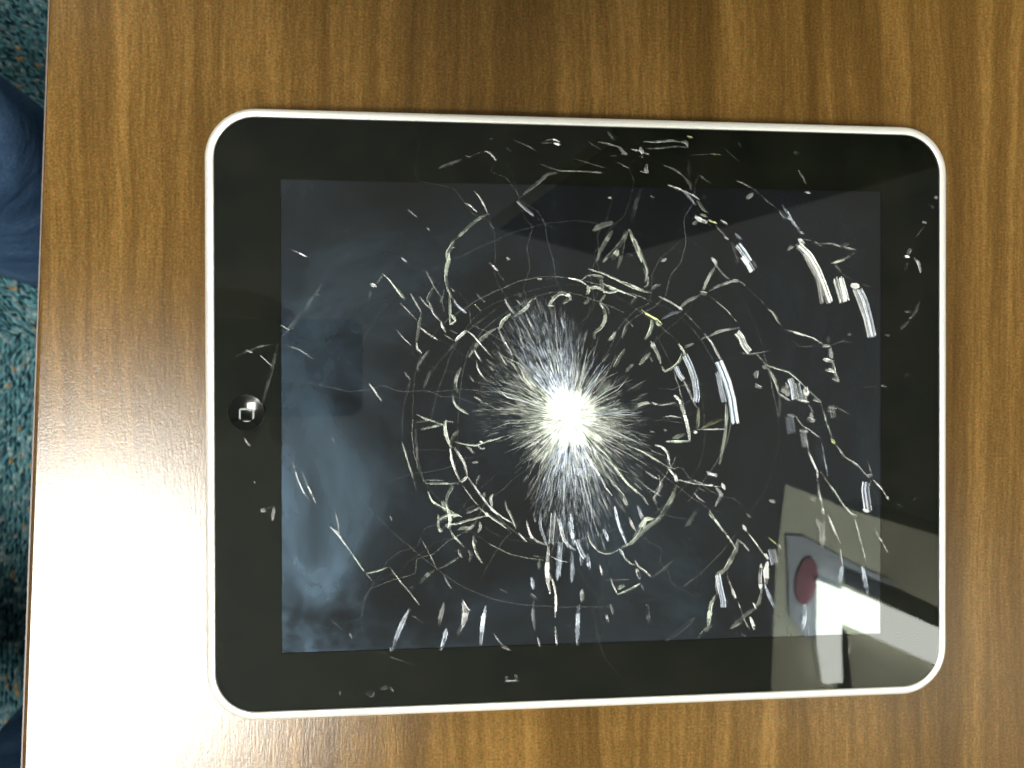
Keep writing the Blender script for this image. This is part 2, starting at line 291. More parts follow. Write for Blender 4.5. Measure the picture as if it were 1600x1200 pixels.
# ------------------------------------------------------------------ cracks (millimetres on the glass, traced as they run over the tablet)
CRACKS = """
-62.7,39.9 -61.3,37.8 -60.1,36.1|0.72|0.35|w
-58.4,38.2 -56.6,34.9 -54.8,31.7|0.65|0.50|w
-54.8,31.7 -55.6,29.2 -56.3,24.6 -56.6,22.5|1.15|0.35|g
-56.6,22.5 -56.5,20.7 -55.0,19.1|0.79|0.70|w
-61.7,35.2 -59.2,32.5 -56.4,29.6|0.43|0.50|w
-56.1,27.6 -53.3,25.5 -49.9,23.4|0.65|0.75|w
-62.8,26.5 -61.0,24.2 -58.2,21.6|0.50|0.65|p
-53.6,45.3 -52.2,42.7 -50.8,40.2 -48.6,36.7|0.65|0.45|w
-51.1,40.0 -52.2,38.1 -53.1,36.1 -52.5,35.2|1.26|0.50|g
-52.7,35.9 -51.8,33.5 -51.1,31.7 -48.7,29.2|0.79|0.60|w
-55.7,37.0 -53.6,34.5 -51.8,32.9|0.57|0.50|w
-48.7,29.2 -48.8,28.2 -47.2,25.9|0.93|0.75|g
-47.9,39.5 -48.8,36.0 -48.1,32.1|1.00|0.30|g
-46.3,37.8 -46.0,33.9 -46.0,28.2|1.00|0.50|g
-46.0,31.7 -45.1,31.0 -44.0,29.3|1.08|0.60|g
-46.0,28.2 -44.0,29.3|0.79|0.60|g
-45.8,39.9 -44.4,38.5|0.50|0.50|w
-45.1,36.5 -43.5,34.1 -40.8,31.8|0.86|0.70|b
-37.6,38.4 -36.2,36.8 -34.7,35.4|0.72|0.35|w
-38.1,34.8 -36.0,32.5|0.50|0.70|y
-31.7,46.1 -29.7,43.6 -27.5,40.6|0.29|0.30|w
-27.9,40.5 -26.8,40.3|1.43|0.30|w
-54.4,8.0 -52.6,12.2 -49.7,16.5 -45.1,21.5 -43.7,23.9 -40.8,26.4 -35.8,30.0 -28.6,35.4|1.00|0.20|w
-44.4,22.9 -43.0,24.5 -40.8,26.3|1.22|0.80|w
-46.2,26.6 -43.5,25.4|0.36|0.30|w
-48.0,25.3 -44.8,23.1|0.36|0.40|w
-40.8,26.4 -38.7,25.0 -36.6,22.5 -34.4,20.0 -32.3,17.6|0.50|0.60|w
-40.1,17.9 -38.0,21.1 -36.6,23.2 -33.0,26.1 -31.2,27.2|1.43|0.47|g
-30.8,27.4 -30.1,26.8 -29.4,29.3 -26.5,31.7|1.29|0.55|g
-25.4,30.8 -23.6,32.2 -21.4,33.7 -20.3,35.5 -18.3,36.9|1.22|0.50|g
-38.2,20.6 -37.3,18.6 -35.7,16.5|0.79|0.65|w
-37.5,16.5 -37.3,14.7 -36.2,12.6 -34.6,11.0|0.65|0.60|w
-31.0,27.4 -29.4,24.3 -27.9,21.5 -26.1,18.6|0.72|0.65|w
-26.1,18.6 -26.5,16.5 -24.9,13.8|0.86|0.50|g
-30.3,19.7 -29.2,17.6 -27.8,15.4|0.65|0.60|w
-24.7,16.1 -23.3,14.3 -22.2,11.5 -18.9,7.7|0.65|0.70|w
-33.7,15.1 -31.9,13.6|0.50|0.50|w
-39.8,11.9 -38.4,10.1|0.50|0.60|p
-42.6,14.7 -44.1,11.2 -44.4,8.3 -43.5,6.5|1.22|0.42|g
-45.0,6.2 -44.8,3.3|1.22|0.50|g
-38.4,5.5 -36.9,4.9 -35.7,3.5|0.65|0.40|w
-60.5,13.3 -58.6,10.8|0.65|0.50|w
-58.6,10.5 -60.0,5.9 -60.7,3.4|1.08|0.20|w
-52.6,20.0 -54.7,17.5 -56.5,14.7 -55.6,13.5|1.08|0.35|w
-52.2,14.0 -54.4,8.3|1.29|0.20|w
-28.6,36.5 -27.2,34.0 -25.6,31.8|0.79|0.60|w
-24.7,36.5 -23.0,34.4|0.72|0.35|w
-24.1,38.6 -22.9,36.9|1.22|0.25|w
-14.5,34.4 -12.7,36.9 -10.5,38.6 -7.2,37.7 -6.9,36.3|1.43|0.75|g
-14.5,34.4 -12.7,34.4|0.72|0.60|g
-9.8,35.2 -7.1,36.8|1.08|0.55|g
-18.1,43.0 -16.3,42.7|0.86|0.60|w
-16.3,42.7 -12.7,43.6 -8.0,43.4|0.36|0.20|w
-8.0,43.4 -5.4,42.9|0.50|0.80|w
-26.1,30.8 -24.7,28.3 -23.6,24.7 -22.5,20.4|0.86|0.45|g
-24.0,30.8 -21.1,26.1 -19.3,21.9|0.65|0.40|w
-22.1,32.6 -18.9,26.2|0.72|0.45|w
-20.0,31.9 -17.8,27.6|1.08|0.35|b
-10.2,30.9 -9.1,27.3|1.08|0.60|b
-1.3,46.4 3.5,45.0 8.6,42.7 13.1,40.6 17.1,39.3 19.4,39.0|0.79|0.70|g
9.7,42.4 17.1,39.5|0.72|0.60|w
21.8,37.6 25.3,36.1 28.3,34.3 29.8,33.2|0.72|0.75|w
30.2,32.9 33.6,29.6 37.0,26.0|0.36|0.25|w
37.2,25.6 39.6,22.7 41.5,19.4 43.0,16.8|0.72|0.55|w
-7.9,43.4 -4.3,42.6 -1.7,41.0|0.65|0.60|w
-3.9,42.6 -2.1,43.9 0.9,44.3 3.8,43.7|0.93|0.50|g
-1.7,41.0 -1.1,39.2 -2.4,38.1|1.29|0.65|g
-1.3,39.9 0.9,40.6 2.7,39.9 4.2,39.1|1.08|0.60|g
2.7,43.6 3.1,41.4 3.5,39.2|1.29|0.55|g
3.3,41.8 5.7,40.7 9.0,39.3 14.5,37.1|0.65|0.70|g
3.5,39.0 6.0,38.9 8.6,39.5|0.86|0.75|g
5.3,40.3 7.5,40.0|1.08|0.50|g
4.2,38.3 3.1,36.7 2.3,35.6|0.93|0.45|g
2.3,35.4 3.6,33.8 4.2,31.7 4.0,29.5 2.7,27.3 0.5,25.9 0.3,23.7|1.22|0.60|g
2.7,35.4 4.9,33.8 5.5,31.7|0.79|0.40|w
-2.8,35.2 -1.3,36.3 -1.7,37.4|1.43|0.35|g
7.5,26.2 6.8,24.8 5.3,23.3|1.29|0.50|g
11.6,29.5 10.5,26.3 9.7,24.1|1.22|0.40|g
10.1,30.8 11.9,29.5 13.4,27.7|0.50|0.45|w
16.0,33.3 18.6,31.5 21.6,29.9 22.9,28.5|0.72|0.80|y
19.7,30.3 19.4,27.4 18.2,24.8 17.5,23.7|1.36|0.65|g
21.0,29.6 21.6,28.1 22.9,28.3|0.72|0.60|w
14.5,37.5 12.7,35.3|1.08|0.25|w
19.4,39.7 20.9,41.2 22.5,41.4|1.22|0.40|w
16.8,46.6 18.1,43.7 18.3,41.5 17.1,40.6|1.00|0.55|g
19.2,23.4 20.1,21.6 21.6,19.0 22.7,15.8|1.22|0.55|g
19.5,22.7 20.5,20.8|1.79|0.60|w
22.7,15.0 23.8,13.2 26.1,14.3 28.3,16.1 29.8,19.0|0.93|0.65|g
19.0,19.4 17.1,17.6 15.3,15.4|1.36|0.55|g
19.0,18.3 20.1,16.5|1.00|0.40|w
13.4,15.8 10.8,13.2|1.15|0.35|g
10.8,20.5 9.0,18.3 7.1,14.7|1.29|0.55|g
28.3,22.3 29.8,20.5 31.0,18.3|0.93|0.80|g
30.6,21.6 33.6,22.5|0.65|0.35|g
30.6,18.7 32.5,14.7 34.0,10.3 34.7,5.2 34.3,3.3|2.01|0.85|B
27.6,15.0 28.7,12.5 30.2,10.6|1.58|0.75|B
30.2,10.6 32.1,7.0 33.6,3.3|0.86|0.35|w
39.6,46.1 37.7,42.1 36.2,38.4|1.22|0.40|g
39.2,24.9 41.9,26.4 45.7,27.1|1.08|0.40|g
29.8,33.2 26.1,32.1 22.7,30.3|1.08|0.30|b
17.9,10.7 14.5,8.9 11.2,6.9|0.50|0.30|w
27.0,5.6 28.3,4.5 29.4,3.2|1.08|0.70|w
-45.2,5.4 -44.6,3.2 -43.0,1.5 -40.2,0.0|0.93|0.60|g
-38.4,5.4 -36.6,4.6 -35.7,3.6|0.65|0.40|w
-56.7,0.1 -54.7,-1.1 -51.6,-2.2 -48.2,-3.3|0.72|0.65|g
-48.2,-3.3 -51.2,-4.0 -55.5,-4.8|0.86|0.50|g
-56.9,-2.4 -54.0,-2.2 -52.3,-1.7|0.93|0.35|g
-47.3,-1.9 -47.7,-3.8 -47.3,-6.7 -46.4,-9.5 -45.5,-11.0|1.22|0.60|g
-47.3,-2.6 -44.8,-2.8|0.65|0.45|w
-45.9,-10.9 -45.6,-14.5 -44.5,-17.7 -42.7,-21.7|1.00|0.75|w
-45.9,-9.9 -45.2,-7.4 -43.4,-5.3|1.29|0.40|g
-44.5,-8.8 -41.6,-9.6 -38.1,-10.1 -34.5,-8.9 -30.9,-7.9 -27.3,-6.8|0.65|0.60|g
-37.3,-10.0 -35.9,-11.4 -34.8,-11.2|0.72|0.60|w
-36.6,-8.7 -35.5,-9.3|0.93|0.80|w
-40.9,-10.3 -39.5,-11.4 -38.4,-13.0|0.86|0.40|w
-44.7,-10.8 -43.1,-13.1 -41.5,-15.6 -41.1,-17.4 -40.6,-20.1|0.93|0.70|w
-39.1,-15.6 -37.2,-15.3|0.93|0.50|w
-42.7,-21.7 -40.4,-19.9|1.22|0.60|w
-42.7,-21.7 -40.9,-24.5 -38.4,-27.8 -36.3,-30.3|0.50|0.40|w
-40.6,-20.1 -38.4,-23.1 -35.9,-26.7 -33.1,-30.4 -29.8,-32.9 -26.2,-35.1|0.72|0.65|w
-37.7,-23.1 -37.4,-21.4 -36.6,-19.6|0.93|0.40|w
-35.4,-27.1 -35.2,-25.0|1.08|0.40|w
-32.7,-30.0 -33.2,-26.8 -32.3,-25.7|1.08|0.55|w
-33.1,-29.6 -31.3,-31.8 -28.8,-33.6 -26.6,-34.8|0.57|0.60|w
-28.4,-27.9 -27.9,-30.4 -26.6,-32.6 -24.8,-36.9|0.86|0.50|w
-41.0,-31.6 -36.7,-29.9|0.93|0.50|w
-41.0,-30.9 -38.1,-29.2|1.08|0.25|w
-36.7,-29.9 -34.5,-31.8 -32.7,-33.2 -29.5,-35.4 -27.0,-37.3|0.86|0.70|g
-54.6,-20.8 -53.7,-21.9 -47.0,-22.1 -43.1,-22.0|0.86|0.50|g
-54.1,-20.8 -48.1,-21.0|0.57|0.30|w
-45.9,-22.3 -45.2,-23.0 -47.0,-25.9 -47.4,-27.6|1.29|0.40|g
-47.2,-26.6 -47.0,-29.4 -46.5,-31.2 -46.0,-35.5|1.08|0.60|g
-53.2,-24.5 -52.0,-27.5 -48.8,-29.7 -46.3,-30.8 -42.4,-32.9|0.79|0.70|g
-48.8,-27.6 -47.4,-30.1 -46.3,-32.3|1.79|0.50|g
-49.5,-32.9 -46.3,-31.9 -43.1,-32.3|0.86|0.50|g
-47.7,-35.1 -44.5,-35.0 -40.2,-33.8 -34.5,-32.5|0.86|0.65|g
-49.5,-32.2 -49.9,-35.7 -48.8,-37.2|0.86|0.45|g
-34.5,-31.4 -34.2,-32.8|1.43|0.70|g
-61.1,-8.7 -60.2,-11.9 -59.2,-15.4 -57.6,-20.4|0.72|0.55|g
-61.1,-8.7 -61.3,-3.4 -60.9,1.9 -60.2,5.4|0.72|0.17|w
-57.0,-1.6 -56.9,-8.7 -56.2,-15.8 -54.4,-21.5|0.93|0.22|w
-57.6,-20.4 -56.6,-24.3|0.72|0.17|w
-49.9,-31.8 -50.0,-34.6 -49.2,-37.5 -47.7,-35.7|1.08|0.50|g
-49.5,-33.6 -46.7,-32.6 -43.1,-32.3|1.08|0.60|g
-46.3,-31.1 -46.1,-33.3 -46.3,-36.5 -47.7,-35.4|1.22|0.75|g
-43.8,-36.9 -41.7,-36.2 -40.2,-36.6 -38.1,-35.6|1.22|0.45|g
-41.0,-38.0 -39.9,-36.6 -38.5,-35.2|1.08|0.40|g
-36.7,-34.5 -36.3,-36.3 -37.4,-37.7|1.08|0.50|g
-46.3,-36.5 -45.2,-38.6 -43.1,-40.8 -41.5,-42.6|0.79|0.60|g
-38.5,-38.8 -38.8,-40.9 -38.1,-43.4 -37.0,-45.9 -35.6,-47.7|0.93|0.75|g
-38.5,-39.8 -37.8,-41.3|1.43|0.50|w
-40.3,-43.4 -39.2,-44.5 -39.9,-47.3|1.29|0.40|w
-43.5,-42.9 -43.1,-44.4 -42.2,-45.6|1.00|0.65|w
-55.4,-39.3 -53.1,-43.4 -51.3,-47.0 -50.4,-49.2|0.50|0.55|g
-50.4,-49.2 -47.0,-47.8 -42.8,-45.1|0.79|0.40|g
-51.0,-49.2 -53.4,-50.9 -55.9,-53.6|1.29|0.35|g
-59.1,-55.3 -57.3,-55.0|1.79|0.20|w
-48.1,-51.0 -47.4,-52.8 -45.6,-55.5|0.65|0.50|w
-58.4,-63.5 -56.3,-64.8 -54.4,-66.5|0.36|0.30|w
-48.1,-59.9 -48.9,-63.1 -49.8,-67.0|1.58|0.33|w
-41.9,-59.7 -41.2,-63.3 -42.1,-67.9|2.15|0.57|w
-42.4,-59.0 -41.0,-61.5 -39.9,-62.6|0.57|0.65|w
-42.5,-67.2 -43.7,-70.3|1.43|0.35|w
-34.9,-61.3 -35.7,-66.3 -36.6,-73.8|1.51|0.78|b
-47.4,-68.1 -47.8,-70.6 -48.9,-73.7|1.79|0.50|b
-24.4,-38.0 -23.0,-39.8 -21.6,-41.3|0.65|0.65|w
-21.7,-33.7 -21.2,-36.6 -20.1,-39.5 -17.9,-41.3 -14.7,-42.5|0.86|0.65|w
-27.3,-31.5 -26.2,-33.6 -25.2,-36.2|0.72|0.60|g
-14.7,-42.5 -14.7,-46.1 -15.0,-49.7 -14.7,-54.7 -14.0,-58.1|1.43|0.75|w
-19.7,-45.6 -15.4,-46.4|0.43|0.35|w
-13.9,-45.7 -11.4,-47.2 -8.1,-48.0|0.50|0.55|w
-17.4,-47.1 -17.6,-50.0|1.29|0.40|g
-14.3,-51.1 -12.9,-54.4 -12.1,-58.4 -12.1,-65.6|1.00|0.80|w
-19.9,-52.4 -19.4,-56.4|1.29|0.55|b
-20.5,-57.8 -18.3,-59.6|1.22|0.40|w
-19.2,-60.0 -19.6,-64.6 -18.9,-69.7|1.22|0.35|b
-18.2,-71.9 -17.3,-74.6|0.65|0.50|w
-32.4,-70.0 -30.3,-72.9|0.50|0.35|w
-30.2,-55.7 -27.7,-57.1|0.72|0.30|w
-19.2,-31.6 -18.6,-34.9|0.93|0.50|b
-17.2,-31.7 -17.2,-36.3 -15.0,-42.5|1.08|0.60|b
-12.8,-31.7 -13.7,-42.5|1.58|0.60|B
-11.4,-31.8 -10.3,-37.2 -9.5,-40.1 -7.7,-43.0 -5.9,-44.1|1.00|0.60|b
-10.6,-40.8 -11.4,-53.0|1.58|0.50|B
-7.3,-31.8 -6.3,-42.7|1.22|0.70|b
-6.6,-47.7 -6.8,-54.2|1.43|0.50|b
7.4,-32.1 8.9,-37.2 11.5,-43.0|1.00|0.70|b
11.9,-34.0 13.3,-36.9 14.1,-38.4|0.86|0.50|w
15.6,-32.2 16.7,-34.4|0.86|0.50|w
20.4,-34.5 17.4,-34.4 16.7,-35.5 14.1,-39.5 13.3,-40.5|1.43|0.60|g
23.4,-33.1 18.6,-36.6 12.6,-42.3 8.1,-44.4|1.43|0.42|g
3.4,-37.4 4.5,-39.6 5.0,-41.5|1.22|0.70|b
2.6,-38.9 4.1,-44.3|0.86|0.40|b
-1.8,-38.4 -0.7,-41.7 1.9,-44.6 4.1,-45.4 6.3,-45.1 8.5,-44.2|0.86|0.60|w
-11.7,-32.5 -9.9,-40.1 -8.0,-43.0 -5.5,-44.1|0.86|0.60|w
-5.5,-40.5 -3.6,-45.2 -2.5,-46.7|1.58|0.70|B
-6.6,-40.8 -8.0,-34.7|1.08|0.60|b
8.5,-44.1 9.6,-45.2 10.4,-47.0 12.6,-49.2 14.4,-49.5|0.65|0.55|w
8.9,-44.1 10.0,-46.3|1.22|0.60|b
13.9,-47.6 14.8,-49.7 16.7,-51.1 19.3,-53.4|0.79|0.70|w
14.4,-50.4 15.6,-54.0|1.58|0.50|w
2.2,-49.0 3.3,-52.6|0.93|0.60|w
5.7,-53.4 6.7,-56.0 8.1,-58.9|0.57|0.55|w
8.1,-58.9 11.5,-57.6 15.6,-55.5|0.93|0.75|g
8.1,-57.1 10.4,-55.7|1.43|0.50|g
3.3,-54.1 12.6,-54.0|0.50|0.25|w
19.3,-53.8 23.0,-51.3 26.8,-48.1|1.00|0.22|w
15.9,-55.5 16.7,-57.7|0.43|0.30|w
-1.8,-45.3 -1.1,-50.7|1.29|0.60|b
-4.0,-45.6 -3.6,-49.2|1.08|0.50|b
-11.0,-42.6 -10.6,-48.0 -11.7,-53.7|1.43|0.50|b
-6.9,-44.4 -7.0,-54.9|1.29|0.45|b
-12.3,-68.5 -11.7,-74.6|0.93|0.60|w
-3.7,-56.8 -3.5,-60.8|1.43|0.50|w
-4.8,-61.5 -5.0,-67.2 -5.3,-74.8|1.58|0.58|b
5.9,-61.8 6.8,-65.1|1.29|0.40|w
4.4,-65.3 5.0,-68.3|1.08|0.50|w
17.8,-62.1 18.5,-68.3|1.58|0.30|b
24.1,-74.3 27.9,-71.9 33.9,-66.9|2.15|0.20|w
30.5,-37.2 33.5,-34.7|1.43|0.20|w
26.4,-41.9 27.1,-42.3|0.93|0.30|w
13.8,1.9 16.7,3.1 19.3,3.3|1.22|0.50|g
19.5,3.3 21.6,2.4|0.65|0.60|w
21.6,2.4 25.3,2.9 28.3,3.3|0.72|0.50|w
27.2,5.1 28.7,4.0 29.8,1.1 30.9,-2.2 31.7,-5.5 32.1,-9.5|1.22|0.75|w
23.1,-1.5 26.1,-1.1 29.8,-1.9|0.50|0.45|w
23.1,-2.4 29.8,-3.5|0.36|0.25|w
23.4,-5.5 24.6,-5.8|0.65|0.50|w
18.6,-5.8 20.6,-6.5|0.50|0.50|w
24.2,-9.5 27.6,-9.5 32.1,-9.5|0.93|0.70|g
26.4,-8.4 30.6,-7.0|1.58|0.45|g
34.3,-6.6 35.1,-3.0 35.1,1.4|1.22|0.35|w
33.4,-6.3 34.7,-6.8|1.43|0.80|w
34.7,-5.5 39.2,-5.6 44.1,-5.4|0.57|0.60|w
36.2,-5.2 40.0,-3.4 43.8,-2.0|1.22|0.40|y
44.9,1.3 44.1,-7.8 42.2,-17.0|1.22|0.40|g
20.6,-10.5 22.7,-10.9 24.6,-12.8 25.7,-16.0|0.93|0.65|w
24.9,-14.2 25.3,-17.9|1.08|0.50|w
19.3,-12.3 24.2,-14.2|0.43|0.40|w
11.2,-10.4 16.7,-13.0 21.2,-15.6 24.9,-17.9 27.5,-18.3|0.72|0.60|g
24.9,-17.9 26.8,-20.1 27.9,-21.9|0.86|0.70|w
27.5,-20.1 27.9,-22.6|1.58|0.80|w
27.9,-21.9 30.5,-22.3 33.6,-23.1 36.2,-23.3 40.0,-23.9 43.0,-24.3|0.79|0.70|w
33.6,-22.0 36.2,-23.1|0.72|0.60|w
38.1,-20.2 41.5,-20.6|1.08|0.70|w
43.0,-23.2 44.1,-25.4|1.29|0.70|w
40.7,-24.3 43.0,-26.9 40.7,-30.9|1.29|0.45|w
33.6,-26.0 35.1,-27.9 37.3,-29.4|0.57|0.55|w
34.3,-24.2 38.5,-26.4|0.36|0.25|w
27.9,-23.7 26.0,-28.4 22.3,-34.2 18.2,-37.8|2.01|0.37|g
26.0,-27.7 24.5,-30.2|1.79|0.50|g
16.7,-37.7 17.4,-34.5 20.4,-34.5|1.43|0.60|g
21.9,-20.0 22.7,-23.3 21.6,-26.2 20.1,-27.6 21.2,-29.5|1.08|0.50|w
17.1,-18.9 21.6,-21.8|0.65|0.60|w
16.0,-22.8 19.3,-25.1 22.7,-27.3|0.57|0.55|w
1.9,-13.2 6.7,-17.3 11.5,-23.1 16.7,-27.6 18.2,-30.1|0.79|0.70|g
4.9,-20.5 7.1,-23.4 10.0,-26.7 11.5,-30.0|0.86|0.60|w
10.0,-27.5 11.3,-30.0|1.29|0.50|w
-1.4,-15.0 2.3,-20.1 4.5,-24.5 6.5,-26.7|0.79|0.65|w
-2.9,-12.1 1.5,-18.7|1.43|0.70|w
3.4,-27.4 5.2,-31.4|0.86|0.50|w
7.1,-30.3 8.9,-38.0|1.08|0.65|b
14.8,-29.7 16.3,-34.8|1.08|0.40|b
11.9,-34.0 13.3,-37.7|0.72|0.50|w
35.4,-31.2 30.9,-36.9|1.43|0.17|w
-49.5,77.6 -46.0,79.1 -42.0,80.6|1.08|0.25|w
-41.0,81.7 -39.2,81.2|0.57|0.40|w
-40.3,81.4 -34.9,83.5|0.36|0.25|w
-34.9,83.5 -33.1,83.0 -31.1,80.5|0.79|0.55|w
-33.5,87.6 -32.0,87.1|0.50|0.20|w
-25.6,87.2 -20.9,85.4 -18.0,83.7|0.43|0.30|w
-28.4,85.0 -25.9,83.3|0.43|0.20|w
-16.9,86.4 -14.3,87.5 -12.5,87.8|0.50|0.30|w
-12.9,87.7 -10.7,86.7|0.93|0.85|w
-16.5,86.4 -12.5,86.7|0.43|0.30|w
-12.7,86.5 -10.3,85.8|0.93|0.85|w
-16.9,79.8 -13.3,78.4 -10.0,77.6 -3.8,77.7 1.4,77.5 3.2,77.3|0.50|0.40|g
0.2,77.5 3.2,77.3|0.86|0.35|w
-11.5,77.0 -14.7,76.6 -16.9,74.4 -20.5,71.5 -23.4,68.9|1.36|0.32|w
-12.5,77.5 -11.5,76.9|0.86|0.40|w
-24.5,67.8 -22.0,65.4 -19.1,63.3|1.08|0.60|B
-19.1,63.3 -14.7,60.5 -11.8,58.4|0.36|0.20|w
-38.3,70.9 -36.4,68.7 -34.9,66.2 -33.9,63.7|0.57|0.55|w
-41.4,66.8 -39.6,66.1 -37.4,64.0|0.57|0.60|w
-33.5,63.7 -36.4,62.3 -39.6,59.7 -41.7,57.6 -44.6,55.0|1.22|0.42|g
-44.6,55.0 -45.7,52.6 -46.7,51.1 -46.7,47.9|1.58|0.57|g
-45.5,52.7 -44.2,52.6|0.36|0.60|w
-33.5,61.3 -32.1,58.4|0.72|0.20|w
5.0,69.5 6.5,69.1|0.93|0.65|w
-6.0,81.8 -2.7,80.8 5.8,78.5|0.43|0.20|w
-27.8,49.6 -27.1,48.9|0.79|0.50|w
-1.3,87.3 3.1,84.6|0.57|0.25|w
1.6,87.2 5.3,86.6 8.3,85.9|0.72|0.55|w
8.3,86.1 10.1,84.4 11.2,83.3|1.08|0.50|w
9.4,83.6 11.6,83.5|0.86|0.60|w
4.9,90.7 7.1,87.9|1.00|0.25|g
12.7,85.1 15.3,84.7 18.6,83.5|0.72|0.60|w
15.7,85.9 16.8,83.8|1.79|0.70|w
16.8,87.8 20.5,87.7 22.7,87.9 26.1,88.4 30.2,87.9|0.86|0.45|w
21.2,87.9 23.1,87.9|0.72|0.50|w
17.5,85.6 22.7,85.8 28.0,86.6 31.7,86.3|0.72|0.30|w
29.5,88.1 31.3,87.8 31.7,86.2|1.08|0.45|w
31.3,89.8 33.2,89.3|0.72|0.50|y
15.7,82.9 16.8,82.5|1.08|0.40|w
17.9,80.6 17.5,78.4 18.6,77.7|1.58|0.45|w
15.6,78.3 18.6,77.7|0.57|0.50|w
7.9,81.1 11.9,79.0|0.43|0.40|w
5.7,83.0 8.3,83.2|0.65|0.25|w
-3.2,77.6 1.6,77.5 3.5,77.2|0.50|0.35|w
23.1,80.5 27.2,79.0 29.8,77.2 32.1,75.1|0.65|0.40|w
30.9,75.8 32.8,74.0 32.8,72.2|1.29|0.35|w
32.1,82.0 32.1,76.2|1.43|0.14|w
25.0,73.8 29.4,72.3 32.4,71.1 35.5,69.3|0.72|0.65|w
29.8,72.1 32.1,70.0 34.3,67.5|0.86|0.45|b
34.7,69.3 36.6,66.4 38.5,65.3|1.22|0.35|g
33.9,63.8 35.8,62.7 38.1,61.7|1.43|0.65|w
35.4,64.6 38.5,63.9|1.08|0.45|w
33.2,61.2 35.1,62.4|1.29|0.40|w
38.5,62.8 41.5,61.7|0.72|0.70|y
42.6,62.7 45.1,61.4|0.72|0.70|w
38.1,61.7 39.6,60.6|0.29|0.30|w
41.1,61.0 43.8,58.1 45.3,56.5|0.72|0.30|w
43.8,57.4 45.5,56.3|0.86|0.50|w
47.5,58.5 49.8,56.4|1.08|0.40|b
48.3,54.9 50.2,52.7 52.5,49.1|2.15|0.80|B
46.4,55.6 48.3,50.8 49.1,49.0|1.22|0.25|w
16.0,72.6 14.5,68.2 12.7,61.6|1.58|0.17|w
12.3,59.5 13.0,56.9 14.5,53.3 16.4,48.7|1.29|0.60|g
11.9,58.7 9.3,54.7 6.7,51.8 3.4,48.5|1.79|0.42|g
8.6,52.5 6.4,49.3|2.51|0.50|g
10.8,51.1 13.4,50.8|1.43|0.20|w
22.7,49.1 24.6,50.0|1.29|0.60|w
29.8,59.7 31.7,56.8 36.2,53.3 39.2,51.1|0.43|0.15|w
39.4,50.7 41.5,48.9|0.79|0.45|w
35.5,77.3 39.6,74.7|0.79|0.30|w
32.1,83.8 35.5,83.9 38.9,84.3|0.43|0.20|w
38.9,84.4 43.0,84.1|0.50|0.40|y
19.0,70.4 20.5,69.7|0.65|0.30|w
47.9,75.8 50.6,74.9 53.6,73.3|0.57|0.45|w
51.4,70.0 53.6,71.8|1.79|0.50|w
0.1,58.7 2.3,60.1 6.7,61.6|2.15|0.45|g
6.7,58.8 4.5,55.5 2.3,51.5 1.6,48.9|1.58|0.45|g
13.8,56.7 16.7,50.2 18.2,45.9 17.5,42.2|1.00|0.50|g
10.4,58.8 10.1,54.5 9.3,50.1 8.2,46.5|1.43|0.28|g
52.7,74.0 55.7,71.9 58.8,69.0 62.2,66.9|0.65|0.25|w
62.6,66.5 64.9,63.6|1.43|0.40|b
63.6,68.0 65.7,65.1 67.2,62.5 69.5,60.0|1.08|0.60|b
64.9,64.0 67.2,63.3|0.72|0.50|w
68.8,59.6 71.1,58.7|0.79|0.70|w
69.1,57.0 71.1,55.2|1.79|0.90|w
68.0,55.1 71.5,54.5|1.08|0.60|w
65.3,53.3 67.6,54.8|1.22|0.35|w
70.7,57.0 73.8,56.5|0.36|0.35|w
74.6,56.2 77.1,54.7|0.65|0.55|w
77.3,55.6 81.5,55.7 83.9,54.4|0.50|0.50|w
81.1,55.5 83.9,54.6|0.72|0.50|w
83.9,54.6 85.8,55.4 86.6,55.8|1.43|0.35|w
85.0,54.3 89.3,53.6|0.65|0.60|w
89.3,53.6 85.8,50.9 81.9,49.6|1.00|0.30|g
67.6,85.6 69.1,84.7|1.43|0.20|w
69.1,79.5 70.7,77.3 71.8,75.1|0.86|0.30|w
71.5,72.6 73.4,72.2|0.93|0.60|w
43.9,86.3 48.9,82.0|0.43|0.20|w
48.5,88.2 49.6,86.4|1.08|0.20|w
36.6,70.0 37.5,70.8|1.43|0.20|w
68.9,55.1 72.8,51.8 75.9,46.6 78.2,41.1 80.1,35.9|2.30|0.95|W
70.9,52.9 73.6,47.7 75.9,44.0 77.4,35.5|1.79|0.55|W
80.5,49.3 83.7,50.1|0.86|0.55|w
81.7,48.9 84.0,46.0|0.93|0.30|g
84.4,45.6 87.9,43.4|0.29|0.25|w
116.7,71.8 117.9,71.1|1.29|0.35|w
115.5,68.8 116.7,68.1|1.43|0.30|w
112.4,63.3 114.2,63.0|0.93|0.40|w
113.2,62.0 110.0,57.9|0.57|0.17|w
108.4,54.5 107.2,52.2|1.58|0.35|w
106.0,51.8 108.0,51.3|1.00|0.90|w
109.6,51.5 111.2,49.3 112.0,46.3|1.08|0.60|w
107.2,49.6 106.0,46.9|1.43|0.20|w
39.4,50.6 40.9,48.5 43.5,45.2 46.2,43.0|0.72|0.45|w
39.8,50.3 41.5,48.3|1.22|0.50|w
40.9,47.7 37.9,42.9 36.7,40.4|1.22|0.37|w
35.6,38.9 38.2,38.6|1.58|0.65|w
38.6,39.7 42.4,41.5 46.6,43.0 48.8,42.7|1.08|0.45|w
46.6,43.2 48.8,42.9|1.08|0.60|w
48.8,43.1 51.1,41.4|0.50|0.40|w
35.6,38.2 31.5,36.3 28.8,34.1|1.22|0.32|w
28.4,34.1 29.8,33.8|1.29|0.70|w
38.6,38.2 42.4,35.3 45.4,32.8 48.1,29.5|0.50|0.55|g
51.5,40.9 55.7,37.2 58.8,34.3|0.29|0.20|w
58.8,33.9 60.7,32.5 62.2,29.9 63.7,28.4|0.86|0.50|g
